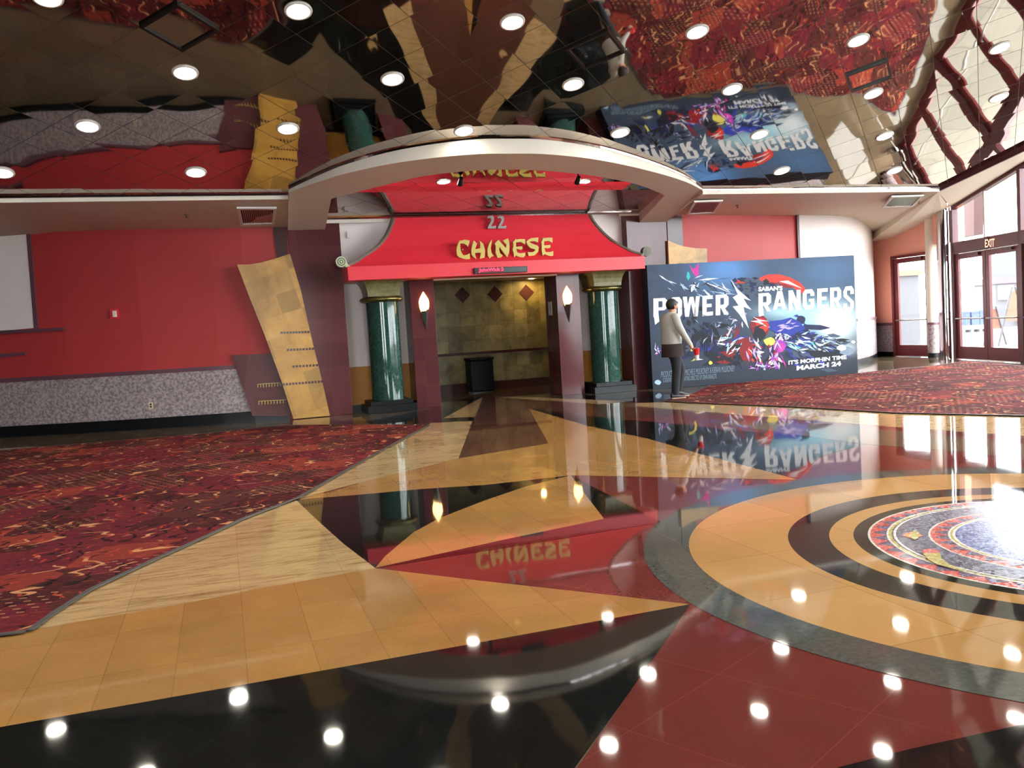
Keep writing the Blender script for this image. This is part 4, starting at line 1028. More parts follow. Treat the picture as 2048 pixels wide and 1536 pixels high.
# black framed access hatches set into the mirror ceiling
TX = (AX + AY).normalized(); TY = (AY - AX).normalized()
for q, w_ in (([(355, 8), (432, 62), (362, 97), (287, 45)], 'at the upper left'), ([(1220, 60), (1248, 102), (1160, 135), (1135, 95)], 'at the centre of the mirror ceiling'), ([(1775, 122), (1780, 150), (1705, 180), (1692, 150)], 'toward the glass doors')):
    c = sum((ceil(u, v) for u, v in q), Vector()) / 4
    e = empty('access_hatch', c, 'square black framed mirror hatch in the ceiling, %s' % w_, 'hatch', 'square hatches in the mirror ceiling')
    h = .305; mb = MB()
    for a0, a1, b0, b1 in ((-h, h, -h, -h + .035), (-h, h, h - .035, h), (-h, -h + .035, -h + .035, h - .035), (h - .035, h, -h + .035, h - .035)):
        mb.slab([c + TX * a + TY * b - AN * .001 for a, b in ((a0, b0), (a1, b0), (a1, b1), (a0, b1))], -AN * .035)
    mb.build('hatch_frame', M['black'], e)
    h2 = h - .036; mb = MB(); mb.slab([c + TX * a + TY * b - AN * .001 for a, b in ((-h2, -h2), (h2, -h2), (h2, h2), (-h2, h2))], -AN * .01)
    mb.build('hatch_panel', M['mirror'], e)

# ================================================================== FILM POSTER STAND
PA, PB = fl(1306, 779), fl(1716, 747.5)
PU = (PB - PA).normalized(); PN = Vector((PU.y, -PU.x, 0))        # PN faces the room
PL_ = (PB - PA).length
zl = plane_pt(1296.5, 530, PA, PN).z; zr = plane_pt(1711, 510.5, PA, PN).z; PH = (zl + zr) / 2
def pp(u, v, off=0.0):
    p = plane_pt(u, v, PA, PN); return p + PN * off
def pw(a, z, off=0.0): p = PA + PU * a + PN * off; return Vector((p.x, p.y, z))
e = empty('poster_stand', pw(PL_ / 2, 0, -.07), 'huge freestanding film poster stand, bluish grey with white POWER RANGERS title', 'poster')
MB().slab([pw(0, .004, -.004), pw(PL_, .004, -.004), pw(PL_, PH, -.004), pw(0, PH, -.004)], -PN * .28).build('side_box', plain('dark navy board', (16, 20, 34), .5), e)
art = Mat('poster print', .5, spec=.25)
tc = art.n('ShaderNodeTexCoord', out=2); sx = art.n('ShaderNodeSeparateXYZ', {0: tc}).node
U_, V_ = sx.outputs[0], sx.outputs[1]
def blobf(cx, cy, rx, ry_, p=1.6):
    dx = art.math('DIVIDE', art.math('SUBTRACT', U_, cx), rx); dy = art.math('DIVIDE', art.math('SUBTRACT', V_, cy), ry_)
    d = art.math('ADD', art.math('MULTIPLY', dx, dx), art.math('MULTIPLY', dy, dy))
    return art.math('POWER', 2.718, art.math('MULTIPLY', d, -p))
wrp = art.noise(art.n('ShaderNodeMapping', {0: tc, 3: (1.9, 1, 1)}), 4.5, 6, .65, .6)
c_ = art.mix(art.ramp(V_, [(0, 0), (.5, .6), (1, 1)]), lin((40, 46, 58)), lin((66, 84, 110)))
c_ = art.mix(art.math('MULTIPLY', art.ramp(wrp, [(.35, 0), (.75, 1)]), .45), c_, lin((26, 32, 48)))
for cx, cy, rx, ry_, col_, k in ((.36, .93, .17, .20, (96, 150, 215), .85), (.86, .88, .22, .2, (78, 116, 160), .6), (.80, .50, .22, .16, (150, 214, 236), .9), (.90, .44, .115, .17, (232, 246, 252), 1.1), (.66, .57, .17, .07, (176, 214, 230), .8), (.95, .22, .06, .06, (200, 214, 220), .6)):
    f_ = art.math('MINIMUM', art.math('MULTIPLY', art.math('MULTIPLY', blobf(cx, cy, rx, ry_), k), art.math('ADD', .55, art.math('MULTIPLY', wrp, .9))), 1.0)
    c_ = art.mix(f_, c_, lin(col_))
art.col(c_)
pf = MB(); pf.poly([pw(0, .006, -.001), pw(PL_, .006, -.001), pw(PL_, PH - .002, -.001), pw(0, PH - .002, -.001)])
pf.slab([pw(0, .006, -.0012), pw(PL_, .006, -.0012), pw(PL_, PH - .002, -.0012), pw(0, PH - .002, -.0012)], -PN * .0025)
po = pf.build('printed_face', [art.m], e, recalc=False)
uvl = po.data.uv_layers.new(name='uv'); inv = pmat(e)
for lp in po.data.loops:
    wv_ = inv @ po.data.vertices[lp.vertex_index].co; uvl.data[lp.index].uv = ((wv_ - PA).dot(PU) / PL_, wv_.z / PH)
AM = {}
def am(name, rgb, r=.5): AM[name] = plain('print ' + name, rgb, r, var=.22, nscale=9, spec=.25); return AM[name]
cols = [('white', (232, 238, 246)), ('pale_blue', (168, 196, 222)), ('dark', (22, 26, 36)), ('red', (206, 58, 44)), ('crimson', (128, 28, 34)), ('violet', (150, 58, 168)), ('magenta', (206, 60, 160)),
        ('blue', (40, 56, 148)), ('navy', (26, 34, 70)), ('teal', (56, 190, 190)), ('yellow', (206, 196, 92)), ('slate', (66, 78, 98)), ('lilac', (176, 160, 214)), ('smoke', (120, 136, 152))]
CI = {n_: i for i, (n_, _) in enumerate(cols)}
amats = [am(*c) for c in cols]
ab = MB(); al = [0]
def art_poly(pts, c):
    al[0] += 1; ab.poly([pp(u, v, .0006 + .000012 * al[0]) for u, v in pts], CI[c])
def K5(x, y): return (1240 + x * .2604, 460 + y * .2604)
def spike(x0, y0, x1, y1, w_, c, bend=0.0):
    a = Vector((x0, y0)); b = Vector((x1, y1)); d = b - a; n = Vector((-d.y, d.x)).normalized(); m_ = a.lerp(b, .45) + n * bend
    art_poly([K5(*a), K5(*(m_ + n * w_)), K5(*b), K5(*(m_ - n * w_))], c)
def rock(cx, cy, rx, ry_, c, seed, k=13, jag=.28):
    q = random.Random(seed); art_poly([K5(cx + rx * math.cos(2 * math.pi * i / k) * (1 - jag * q.random()), cy + ry_ * math.sin(2 * math.pi * i / k) * (1 - jag * q.random())) for i in range(k)], c)
# dark masses of wreckage, glowing dust and shards (the figures of the artwork are replaced by plain debris)
rock(560, 830, 250, 90, 'dark', 1, 25, .5); rock(1330, 800, 220, 90, 'navy', 3, 27, .5); rock(820, 960, 240, 100, 'dark', 4, 27, .5); rock(1560, 960, 220, 70, 'dark', 5, 23, .5)

art_poly([K5(*p) for p in [(1055, 410), (1075, 365), (1130, 342), (1220, 340), (1300, 362), (1380, 400), (1425, 450), (1415, 500), (1370, 470), (1300, 425), (1200, 405), (1110, 412), (1065, 430)]], 'red')
art_poly([K5(*p) for p in [(1225, 395), (1290, 388), (1400, 450), (1330, 425)]], 'white')
art_poly([K5(*p) for p in [(880, 395), (915, 383), (970, 405), (945, 422), (900, 420)]], 'red')
art_poly([K5(*p) for p in [(1150, 400), (1260, 412), (1345, 440), (1290, 445), (1180, 425)]], 'crimson')
for a in ((600, 385, 760, 370, 8, 'white'), (570, 370, 640, 345, 4, 'white'), (610, 375, 800, 460, 5, 'pale_blue', 8), (640, 400, 860, 490, 6, 'white', -6), (690, 385, 880, 470, 5, 'pale_blue', 14), (780, 400, 850, 480, 7, 'white', 12), (545, 480, 580, 400, 16, 'white'), (575, 470, 610, 400, 10, 'pale_blue'),
          (300, 345, 360, 390, 6, 'white'), (350, 385, 440, 415, 5, 'white'), (330, 360, 420, 430, 3, 'pale_blue'), (460, 400, 500, 470, 3, 'white'), (360, 440, 410, 470, 3, 'pale_blue'), (640, 460, 720, 530, 8, 'white'), (700, 470, 900, 495, 6, 'pale_blue', 5), (480, 520, 500, 560, 4, 'white'),
          (620, 770, 690, 750, 5, 'slate'), (560, 830, 640, 770, 4, 'pale_blue'), (680, 745, 750, 670, 6, 'slate')): spike(*a)
art_poly([K5(*p) for p in [(528, 262), (560, 300), (578, 290), (606, 252), (606, 340), (590, 362), (560, 330)]], 'magenta')
art_poly([K5(*p) for p in [(518, 318), (532, 330), (540, 360), (524, 388), (510, 360)]], 'teal')
q = random.Random(21)
def shards(cx, cy, rx, ry_, n_, cset, L, W_):
    burst(cx, cy, rx, ry_, n_, cset, L, W_)
def burst(cx, cy, rx, ry_, n_, cset, L=(20, 70), W_=(2, 8), ang=None):
    for _ in range(n_):
        a = q.uniform(0, 6.28) if ang is None else q.gauss(ang, .45); x = cx + q.gauss(0, rx * .5); y = cy + q.gauss(0, ry_ * .5); l = q.uniform(*L)
        x1 = x + l * math.cos(a); y1 = y + l * math.sin(a)
        if not (255 < min(x, x1) and max(x, x1) < 1800 and max(y, y1) < 1085 and min(y, y1) > 290): continue
        spike(x, y, x1, y1, q.uniform(*W_), q.choice(cset), q.uniform(-8, 8))
burst(560, 830, 260, 150, 60, ['dark', 'dark', 'slate', 'navy'], (50, 150), (8, 26))
burst(900, 960, 300, 120, 60, ['dark', 'navy', 'dark', 'crimson'], (50, 150), (8, 26))
burst(1450, 900, 300, 140, 70, ['dark', 'navy', 'slate', 'blue'], (50, 150), (6, 22), .2)
burst(1280, 740, 120, 60, 30, ['blue', 'navy', 'blue'], (40, 120), (8, 20), .2)
burst(1000, 420, 170, 60, 40, ['dark', 'navy', 'slate'], (40, 110), (8, 20), .3)
burst(600, 430, 200, 60, 20, ['dark', 'slate', 'pale_blue'], (30, 110), (3, 10), .3)
burst(840, 720, 90, 90, 26, ['white', 'pale_blue', 'lilac', 'slate'])
burst(830, 880, 170, 70, 40, ['white', 'pale_blue', 'lilac', 'blue', 'crimson'], (30, 110), (3, 10), -.5)
rock(1075, 740, 80, 92, 'crimson', 31, 15, .2); rock(1090, 735, 58, 76, 'red', 32, 11, .35); rock(1070, 800, 60, 60, 'dark', 33)
spike(1000, 700, 1130, 745, 10, 'white', -18); spike(1020, 665, 1140, 700, 6, 'white', 14); spike(1010, 760, 1120, 720, 8, 'dark')
rock(975, 920, 70, 100, 'crimson', 34, 12, .35); rock(1150, 860, 60, 45, 'yellow', 35, 9, .4)
burst(1010, 910, 70, 90, 24, ['white', 'red', 'crimson', 'lilac'], (30, 120), (4, 12), 1.1)
rock(1225, 890, 62, 70, 'violet', 36, 12, .35); rock(1240, 905, 34, 42, 'magenta', 37, 9, .4)
burst(1190, 980, 60, 100, 44, ['white', 'lilac', 'violet', 'magenta', 'crimson'], (25, 90), (4, 12), 1.6)
burst(1230, 850, 60, 40, 12, ['white', 'lilac'], (20, 60), (4, 10), -1.2)
burst(1100, 1085 - 30, 90, 30, 22, ['lilac', 'pale_blue', 'violet', 'white'], (20, 60), (4, 10))
burst(1360, 860, 130, 60, 34, ['white', 'pale_blue', 'blue', 'teal'], (30, 120), (3, 8), .35)
burst(1560, 870, 120, 50, 34, ['pale_blue', 'dark', 'slate', 'dark', 'white'], (30, 130), (3, 9), .2)
rock(1390, 690, 38, 36, 'navy', 38, 10, .2); art_poly([K5(*p) for p in [(1410, 725), (1540, 730), (1620, 752), (1540, 768), (1420, 762)]], 'navy')
art_poly([K5(*p) for p in [(1150, 700), (1240, 690), (1310, 672), (1380, 705), (1420, 760), (1330, 800), (1200, 790), (1140, 760)]], 'blue')
burst(1270, 740, 90, 40, 12, ['navy', 'blue', 'lilac'], (30, 90), (4, 12), .1)
rock(1740, 930, 60, 40, 'smoke', 39, 14, .3); rock(1700, 905, 40, 26, 'white', 40, 12, .3); rock(1790, 860, 18, 14, 'white', 41)
for k in range(9): r_ = 78 - k * 4; pass
art_poly([K5(500 + 62 * math.cos(a), 900 + 66 * math.sin(a)) for a in [-1.7 + k * .25 for k in range(10)]] + [K5(500 + 46 * math.cos(a), 900 + 50 * math.sin(a)) for a in [.55 - k * .25 for k in range(10)]], 'yellow')
spike(560, 990, 640, 995, 6, 'white'); spike(540, 1010, 600, 985, 4, 'yellow'); rock(694, 1020, 17, 17, 'yellow', 43)
burst(300, 920, 60, 40, 14, ['blue', 'lilac', 'magenta', 'white'], (20, 70), (3, 9)); rock(290, 1170, 30, 20, 'pale_blue', 44)
for x in range(600, 690, 18): spike(x, 950, x + 4, 860, 3, 'blue')
burst(650, 700, 300, 180, 30, ['slate', 'slate', 'pale_blue'], (15, 60), (1.5, 4))
ab.build('debris_artwork', amats, e, recalc=False)
# title: bolt and letters
tt = MB()
def K15(x, y): return (1440 + x * .15625, 520 + y * .15625)
tt.poly([pp(u, v, .004) for u, v in [K15(*p) for p in [(135, 245), (225, 375), (395, 522), (300, 492), (345, 570), (402, 637), (300, 600), (318, 690), (368, 880), (250, 700), (160, 595), (237, 583), (195, 520), (162, 478), (226, 440)]]])
tq = lambda t, q_, b=.03, s=1.0: text_quad(tt, t, q_, lambda u, v: pp(u, v, .004), bold=b, space=s)
def letter(t, x0, x1, yt0, yt1, yb0, yb1, b=.055): tq(t, [(x0, yt0), (x1, yt1), (x1, yb1), (x0, yb0)], b)
def brect(pts): tt.poly([pp(u, v, .0041) for u, v in pts])
BL = {
 'P': [[(0, 0), (.36, 0), (.36, 1), (0, 1)], [(.3, .83), (.62, .83), (.80, 1), (.3, 1)], [(.62, .83), (.64, .76), (1, .84), (.80, 1)], [(.64, .76), (.64, .54), (1, .48), (1, .84)], [(.64, .54), (.58, .50), (.78, .33), (1, .48)], [(.3, .50), (.58, .50), (.78, .33), (.3, .33)]],
 'O': [[(0, .82), (.22, 1), (.36, .80), (.34, .74)], [(0, .18), (.34, .26), (.34, .74), (0, .82)], [(.22, 1), (.78, 1), (.64, .80), (.36, .80)], [(.78, 1), (1, .82), (.66, .74), (.64, .80)], [(1, .82), (1, .18), (.66, .26), (.66, .74)], [(1, .18), (.78, 0), (.64, .20), (.66, .26)], [(.78, 0), (.22, 0), (.36, .20), (.64, .20)], [(.22, 0), (0, .18), (.34, .26), (.36, .20)]],
 'W': [[(0, 1), (.24, 1), (.36, 0), (.13, 0)], [(.36, 0), (.13, 0), (.39, .95), (.52, .9)], [(.40, .98), (.62, .98), (.87, 0), (.64, 0)], [(.64, 0), (.87, 0), (1, 1), (.77, 1)]],
 'E': [[(0, 0), (.40, 0), (.40, 1), (0, 1)], [(.3, .82), (.95, .82), (.97, 1), (.3, 1)], [(.3, .42), (.86, .42), (.86, .59), (.3, .59)], [(.3, 0), (.98, 0), (1, .19), (.3, .19)]],
 'A': [[(0, 0), (.30, 0), (.62, 1), (.32, 1)], [(.70, 0), (1, 0), (.70, 1), (.38, 1)], [(.2, .16), (.8, .16), (.76, .34), (.24, .34)]],
 'N': [[(0, 0), (.34, 0), (.34, 1), (0, 1)], [(.66, 0), (1, 0), (1, 1), (.66, 1)], [(0, 1), (.36, 1), (1, 0), (.64, 0)]],
 'G': [[(0, .82), (.22, 1), (.36, .80), (.34, .74)], [(0, .18), (.34, .26), (.34, .74), (0, .82)], [(.22, 1), (.80, 1), (.64, .80), (.36, .80)], [(.80, 1), (1, .82), (1, .66), (.66, .66), (.64, .80)], [(.66, .2), (1, .10), (1, .52), (.52, .52), (.52, .38), (.66, .38)], [(1, .12), (.80, 0), (.22, 0), (.36, .20), (.66, .20)], [(.22, 0), (0, .18), (.34, .26), (.36, .20)]],
 'S': [[(0, .80), (.22, 1), (.36, .83), (.34, .76)], [(.22, 1), (.80, 1), (.66, .83), (.36, .83)], [(.80, 1), (1, .84), (1, .68), (.66, .68), (.66, .83)], [(0, .80), (.34, .76), (.38, .66), (.98, .38), (.92, .24), (.62, .36), (.04, .60)], [(.62, .38), (.98, .40), (1, .18), (.78, 0), (.64, .17), (.66, .28)], [(.78, 0), (.20, 0), (.36, .17), (.64, .17)], [(.20, 0), (0, .16), (0, .33), (.34, .33), (.36, .17)]]}
BL['R'] = BL['P'] + [[(.36, .40), (.66, .40), (1, 0), (.66, 0)]]
def letter(t, x0, x1, yt0, yt1, yb0, yb1):
    for pl in BL[t]:
        al[0] += 1
        tt.poly([pp(lerp(x0, x1, a), lerp(lerp(yb0, yb1, a), lerp(yt0, yt1, a), b), .004 + .000003 * al[0]) for a, b in pl])
def brect(pts): tt.poly([pp(u, v, .0041) for u, v in pts])
letter('P', 1306.5, 1335, 597, 595.5, 634, 632); brect([(1306.8, 628), (1317, 627), (1318.5, 643), (1310, 649.5)])
letter('O', 1339, 1364, 595, 593.5, 638, 636.5); letter('W', 1365.5, 1399.5, 593.5, 592, 634, 632.5); letter('E', 1404.5, 1426, 591.8, 590.5, 632.5, 630.5)
letter('R', 1431, 1457, 590, 587.8, 631, 629)
letter('R', 1516.5, 1542, 587, 585, 624.5, 622.5); brect([(1516.8, 618), (1526.3, 617), (1527.5, 631.5), (1518, 634)])
letter('A', 1545.5, 1572, 583, 581, 619.5, 617.5); letter('N', 1576.5, 1601, 581, 579.5, 622, 620); letter('G', 1605, 1628.5, 579.5, 578, 619.5, 618)
letter('E', 1634, 1656, 577.5, 576, 618.5, 616.5); letter('R', 1659.5, 1682, 575.5, 574, 616.5, 614.5); letter('S', 1686, 1707.5, 573.5, 571.5, 624.5, 622)
tq("SABAN'S", [(1516.5, 573.5), (1565, 571.3), (1565, 580.5), (1516.5, 583)], .05)
tt.build('title_lettering', [AM['white']], e, recalc=False); tt = MB()
tq("IT'S MORPHIN TIME", [(1576.7, 721), (1693, 709.5), (1693, 718), (1576.7, 729.5)], .035)
tq('MARCH 24', [(1593, 731.5), (1682, 722), (1682, 731.5), (1593, 741)], .045)
tt.build('tagline_lettering', [AM['white']], e, recalc=False)
tb_ = MB()
for t, q_ in (('CASTING BY MUSIC BY BRIAN TYLER EDITED BY COSTUMES AND MICHELE MULRONEY & KIERAN MULRONEY', [(1322, 743), (1469, 730.5), (1469, 742.5), (1322, 755)]),
              ('SCREENPLAY BY JOHN GATINS DIRECTED BY DEAN ISRAELITE', [(1326, 756), (1433, 747.5), (1433, 759.5), (1326, 768)])):
    text_quad(tb_, t.replace('CASTING BY MUSIC BY BRIAN TYLER EDITED BY COSTUMES', 'PRODUCTIONS'), q_, lambda u, v: pp(u, v, .004), bold=.0)
tb_.build('credit_lettering', [AM['smoke']], e, recalc=False)

# ================================================================== WALKING PERSON
HB = fl(1352, 798)
HB.z = .019 if False else .0195
man = empty('person', HB, 'person in a light grey sweater and dark trousers walking past the film poster', 'person', rz=math.radians(2))
skinm = Mat('skin', .5); skinm.col(lin((196, 140, 112))); skinm = skinm.m
def skin(name, nodes, edges, mats, parent, sub=2, roots=(0,)):
    me = bpy.data.meshes.new(name); me.from_pydata([n[0] for n in nodes], edges, []); me.materials.append(mats)
    o = bpy.data.objects.new(name, me); COL.objects.link(o); o.parent = parent
    o.modifiers.new('skin', 'SKIN').use_smooth_shade = True
    if not me.skin_vertices:
        pass
    sv = me.skin_vertices[0].data
    for i, n in enumerate(nodes):
        r = n[1]; sv[i].radius = (r, r) if not isinstance(r, tuple) else r; sv[i].use_root = i in roots
    s_ = o.modifiers.new('sub', 'SUBSURF'); s_.levels = sub; s_.render_levels = sub
    dg = bpy.context.evaluated_depsgraph_get(); dg.update(); ev = o.evaluated_get(dg)
    nm = bpy.data.meshes.new_from_object(ev); o.modifiers.clear(); o.data = nm
    if not nm.materials: nm.materials.append(mats)
    for p in nm.polygons: p.use_smooth = True
    return o
def hand(w_, fwd, down, thumb, nodes, edges, roots, wi):
    """palm and five fingers rooted inside it, curling around something"""
    fwd = Vector(fwd).normalized(); down = Vector(down).normalized(); side = fwd.cross(down).normalized(); w_ = Vector(w_)
    a = len(nodes); nodes.append((tuple(w_ + down * .045), (.034, .017))); edges.append((wi, a)); nodes.append((tuple(w_ + down * .085), (.038, .016))); edges.append((a, a + 1))
    for k, (off, L) in enumerate(((-.030, .030), (-.010, .034), (.010, .032), (.029, .026))):
        b = len(nodes); p = w_ + down * .080 + fwd * off * .0 + side * off
        for j, (dd, ff) in enumerate(((0, 0), (.9, .25), (1.5, 1.0), (1.6, 1.8))):
            nodes.append((tuple(p + down * dd * L + fwd * ff * L), .0105 - .001 * j))
            if j: edges.append((b + j - 1, b + j))
        roots.append(b)
    b = len(nodes); p = w_ + down * .035 + side * thumb * .028
    for j, (dd, ff, ss) in enumerate(((0, 0, 0), (.02, .022, .012), (.045, .042, .012), (.062, .058, .004))):
        nodes.append((tuple(p + down * dd + fwd * ff + side * thumb * ss), .012 - .001 * j))
        if j: edges.append((b + j - 1, b + j))
    roots.append(b)
N_ = [((-.02, 0, .95), (.15, .12)), ((-.03, 0, 1.12), (.135, .11)), ((-.035, 0, 1.30), (.155, .115)), ((-.02, 0, 1.44), (.10, .08)), ((.0, 0, 1.50), .058), ((.012, 0, 1.555), .060),
      ((.022, 0, 1.615), (.083, .088)), ((.018, 0, 1.675), (.080, .088)), ((.01, 0, 1.715), (.058, .065)),
      ((-.04, -.18, 1.42), .058), ((.035, -.275, 1.15), .042), ((.185, -.26, .935), .030),
      ((-.04, .18, 1.42), .058), ((.03, .27, 1.15), .042), ((.18, .25, .955), .030),
      ((-.02, -.10, .88), .095), ((-.025, -.105, .50), .060), ((-.06, -.105, .10), .042),
      ((-.01, .10, .88), .095), ((.19, .11, .50), .055), ((.12, .11, .15), .042), ((.095, 0, 1.60), .016), ((.07, 0, 1.562), .03)]
E_ = [(0, 1), (1, 2), (2, 3), (3, 4), (4, 5), (5, 6), (6, 7), (7, 8), (3, 9), (9, 10), (10, 11), (3, 12), (12, 13), (13, 14), (0, 15), (15, 16), (16, 17), (0, 18), (18, 19), (19, 20), (6, 21), (5, 22)]
RT_ = [0]
hand((.185, -.26, .935), (.75, .3, -.1), (.62, .05, -.78), 1, N_, E_, RT_, 11)
hand((.18, .25, .955), (.75, -.3, -.1), (.55, .0, -.82), -1, N_, E_, RT_, 14)
body = skin('body', N_, E_, skinm, man, 2, RT_)
sw = plain('light grey knit', (170, 168, 162), .85, var=.12, nscale=30)
def loft(mb, secs, n=20, mi=0):
    vs = [(cx + rx * math.cos(2 * math.pi * k / n), cy + ry_ * math.sin(2 * math.pi * k / n), z) for cx, cy, z, rx, ry_ in secs for k in range(n)]
    mb.add(vs, [(i * n + k, i * n + (k + 1) % n, (i + 1) * n + (k + 1) % n, (i + 1) * n + k) for i in range(len(secs) - 1) for k in range(n)], mi, True)
    mb.add(vs[:n], [list(range(n))[::-1]], mi); mb.add(vs[-n:], [list(range(n))], mi); return mb
def curve_tube(mb, ctl, n=6, seg=14):
    P = [Vector(c[0]) for c in ctl]; Rr = [c[1] for c in ctl]; pts = []; rs = []
    for i in range(len(P) - 1):
        p0, p1, p2, p3 = P[max(i - 1, 0)], P[i], P[i + 1], P[min(i + 2, len(P) - 1)]
        for k in range(n):
            t = k / n; pts.append(.5 * ((2 * p1) + (p2 - p0) * t + (2 * p0 - 5 * p1 + 4 * p2 - p3) * t * t + (3 * p1 - p0 - 3 * p2 + p3) * t ** 3)); rs.append(lerp(Rr[i], Rr[i + 1], t))
    pts.append(P[-1]); rs.append(Rr[-1]); return mb.tube(pts, 0, seg, rs=rs, ref=(1, .2, 0))
sm_ = MB(); loft(sm_, [(-.035, 0, .965, .165, .20), (-.035, 0, 1.02, .172, .205), (-.035, 0, 1.15, .165, .20), (-.04, 0, 1.30, .158, .205), (-.045, 0, 1.40, .14, .205), (-.04, 0, 1.455, .115, .165), (-.025, 0, 1.49, .085, .105), (-.01, 0, 1.525, .068, .07)])
for sg, el, wr in ((-1, (.035, -.275, 1.15), (.185, -.26, .935)), (1, (.03, .27, 1.15), (.18, .25, .955))):
    curve_tube(sm_, [((-.045, sg * .10, 1.44), .06), ((-.045, sg * .19, 1.425), .072), ((-.03, sg * .245, 1.30), .066), (el, .058), ((lerp(el[0], wr[0], .5) + .0, lerp(el[1], wr[1], .5), lerp(el[2], wr[2], .5)), .05), (wr, .041)])
sm_.build('sweater', sw, man, local=True)
br_ = plain('dark brown cloth', (44, 30, 28), .9, var=.15, nscale=20)
loft(MB(), [(-.03, 0, .735, .195, .20), (-.03, 0, .85, .185, .205), (-.03, 0, .955, .172, .203), (-.03, 0, .975, .15, .185), (-.03, 0, 1.02, .12, .15)]).build('shirt_tail', br_, man, local=True)
tr_ = plain('dark navy trousers', (22, 24, 32), .85, var=.15, nscale=20)
tm = MB(); loft(tm, [(-.02, 0, .74, .15, .185), (-.02, 0, .90, .15, .185), (-.02, 0, 1.0, .14, .17)])
curve_tube(tm, [((-.02, -.09, .86), .105), ((-.025, -.10, .70), .10), ((-.025, -.105, .50), .078), ((-.05, -.105, .28), .072), ((-.07, -.105, .07), .064)])
curve_tube(tm, [((-.01, .09, .86), .105), ((.10, .10, .68), .10), ((.19, .11, .50), .082), ((.165, .11, .30), .074), ((.12, .11, .12), .064)])
tm.build('trousers', tr_, man, local=True)
def shoe(ax, ay, az, pitch, name='shoe'):
    mb = MB(); vs = []; secs = [(-.095, .030, .075), (-.07, .038, .085), (-.01, .040, .082), (.05, .043, .062), (.11, .047, .048), (.16, .042, .038), (.19, .022, .026)]
    prof = [(-1, .0), (-1, .35), (-.75, .8), (-.3, 1), (.3, 1), (.75, .8), (1, .35), (1, .0)]
    for x, w_, h in secs: vs += [(x, w_ * a, h * b + .016) for a, b in prof]
    mt = Matrix.Translation((ax, ay, az)) @ Matrix.Rotation(pitch, 4, 'Y'); vs = [mt @ Vector(v) for v in vs]; k = len(prof)
    mb.add(vs, [(i * k + j, i * k + (j + 1) % k, (i + 1) * k + (j + 1) % k, (i + 1) * k + j) for i in range(len(secs) - 1) for j in range(k)], 0, True)
    mb.add(vs[:k], [list(range(k))]); mb.add(vs[-k:], [list(range(k))])
    o = mb.build(name, plain('black shoe leather', (20, 18, 20), .45), man, local=True, sub=1)
    s = MB(); pl = []
    for x, w_, h in secs: pl.append((x, w_ * 1.08))
    ol = [(x, y, 0) for x, y in pl] + [(x, -y, 0) for x, y in reversed(pl)]
    s.slab([mt @ Vector(p) for p in ol], mt.to_3x3() @ Vector((0, 0, .018))); s.build('sole', plain('tan rubber sole', (170, 140, 118), .6), o, local=True)
shoe(-.06, -.105, 0.0, 0); shoe(.14, .11, .03, math.radians(9))
# hair cap
hb = MB(); vs = []; fs = []; nu, nv = 20, 12
for i in range(nv + 1):
    th_ = math.pi * .78 * i / nv
    for j in range(nu):
        ph = 2 * math.pi * j / nu; fx = math.cos(ph); lim = 1.0 if fx < .15 else max(.42, 1 - .9 * (fx - .15))
        t_ = th_ * lim; vs.append((.004 + .108 * math.sin(t_) * math.cos(ph), .094 * math.sin(t_) * math.sin(ph), 1.655 + .108 * math.cos(t_)))
hb.add(vs, [(i * nu + j, i * nu + (j + 1) % nu, (i + 1) * nu + (j + 1) % nu, (i + 1) * nu + j) for i in range(nv) for j in range(nu)], 0, True)
hb.build('hair', plain('black hair', (18, 14, 14), .6), man, local=True)
for s_ in (-1, 1):
    MB().lathe([(.0005, -.028), (.012, -.02), (.016, 0), (.013, .02), (.0005, .028)], (.012, s_ * .086, 1.615), 12).build('ear', skinm, man, local=True)
    MB().lathe([(.0005, -.009), (.008, -.004), (.009, 0), (.008, .004), (.0005, .009)], (.092, s_ * .03, 1.635), 10).build('eye', plain('eye', (40, 28, 24), .2), man, local=True)
MB().box((.082, -.022, 1.568), (.096, .022, 1.575)).build('mouth', plain('lips', (140, 70, 66), .5), man, local=True, bevel=.002)
# cup held in the near hand
cm_ = pmat(man); cc_ = cm_ @ Vector((.308, -.255, .655))
cup = empty('drink_cup', cc_, 'red and white drink cup held in the hand of the walking person', 'cup')
c0 = tuple(cc_)
MB().lathe([(.034, 0), (.040, .09)], c0, 28).build('cup_base', M['white_pl'], cup)
MB().lathe([(.0405, .0905), (.052, .20), (.055, .203), (.055, .212), (.012, .214)], c0, 28).build('cup_sleeve', plain('red card', (206, 26, 36), .5), cup)

# ================================================================== OUTDOORS
pv = Mat('pale pavement', .85, spec=.2); p = pv.pos()
brk = pv.t.nodes.new('ShaderNodeTexBrick'); pv.set(brk.inputs['Vector'], p); brk.offset = 0; brk.inputs['Scale'].default_value = 1
brk.inputs['Brick Width'].default_value = 1.2; brk.inputs['Row Height'].default_value = 1.2; brk.inputs['Mortar Size'].default_value = .012
for k_, c in (('Color1', (94, 90, 82)), ('Color2', (108, 104, 94)), ('Mortar', (66, 63, 58))): brk.inputs[k_].default_value = (*lin(c), 1)
pv.col(brk.outputs[0])
g = MB(); gp_ = [(18.0, 90), (18.0, 18.2), tuple(wp(0, 0, .12)[:2]), tuple(wp(19, 0, .12)[:2]), (12.6, -60), (120, -60), (120, 90)]
g.slab([(x, y, -.004) for x, y in gp_], (0, 0, -.1)); tag(g.build('ground', pv.m), kind='structure')
dg_ = plain('outdoor dark grey', (74, 74, 80), .7); db_ = plain('outdoor blue goods', (52, 66, 110), .6); wh_ = plain('outdoor white', (220, 220, 220), .7); bn_ = plain('brown board', (120, 84, 66), .7)
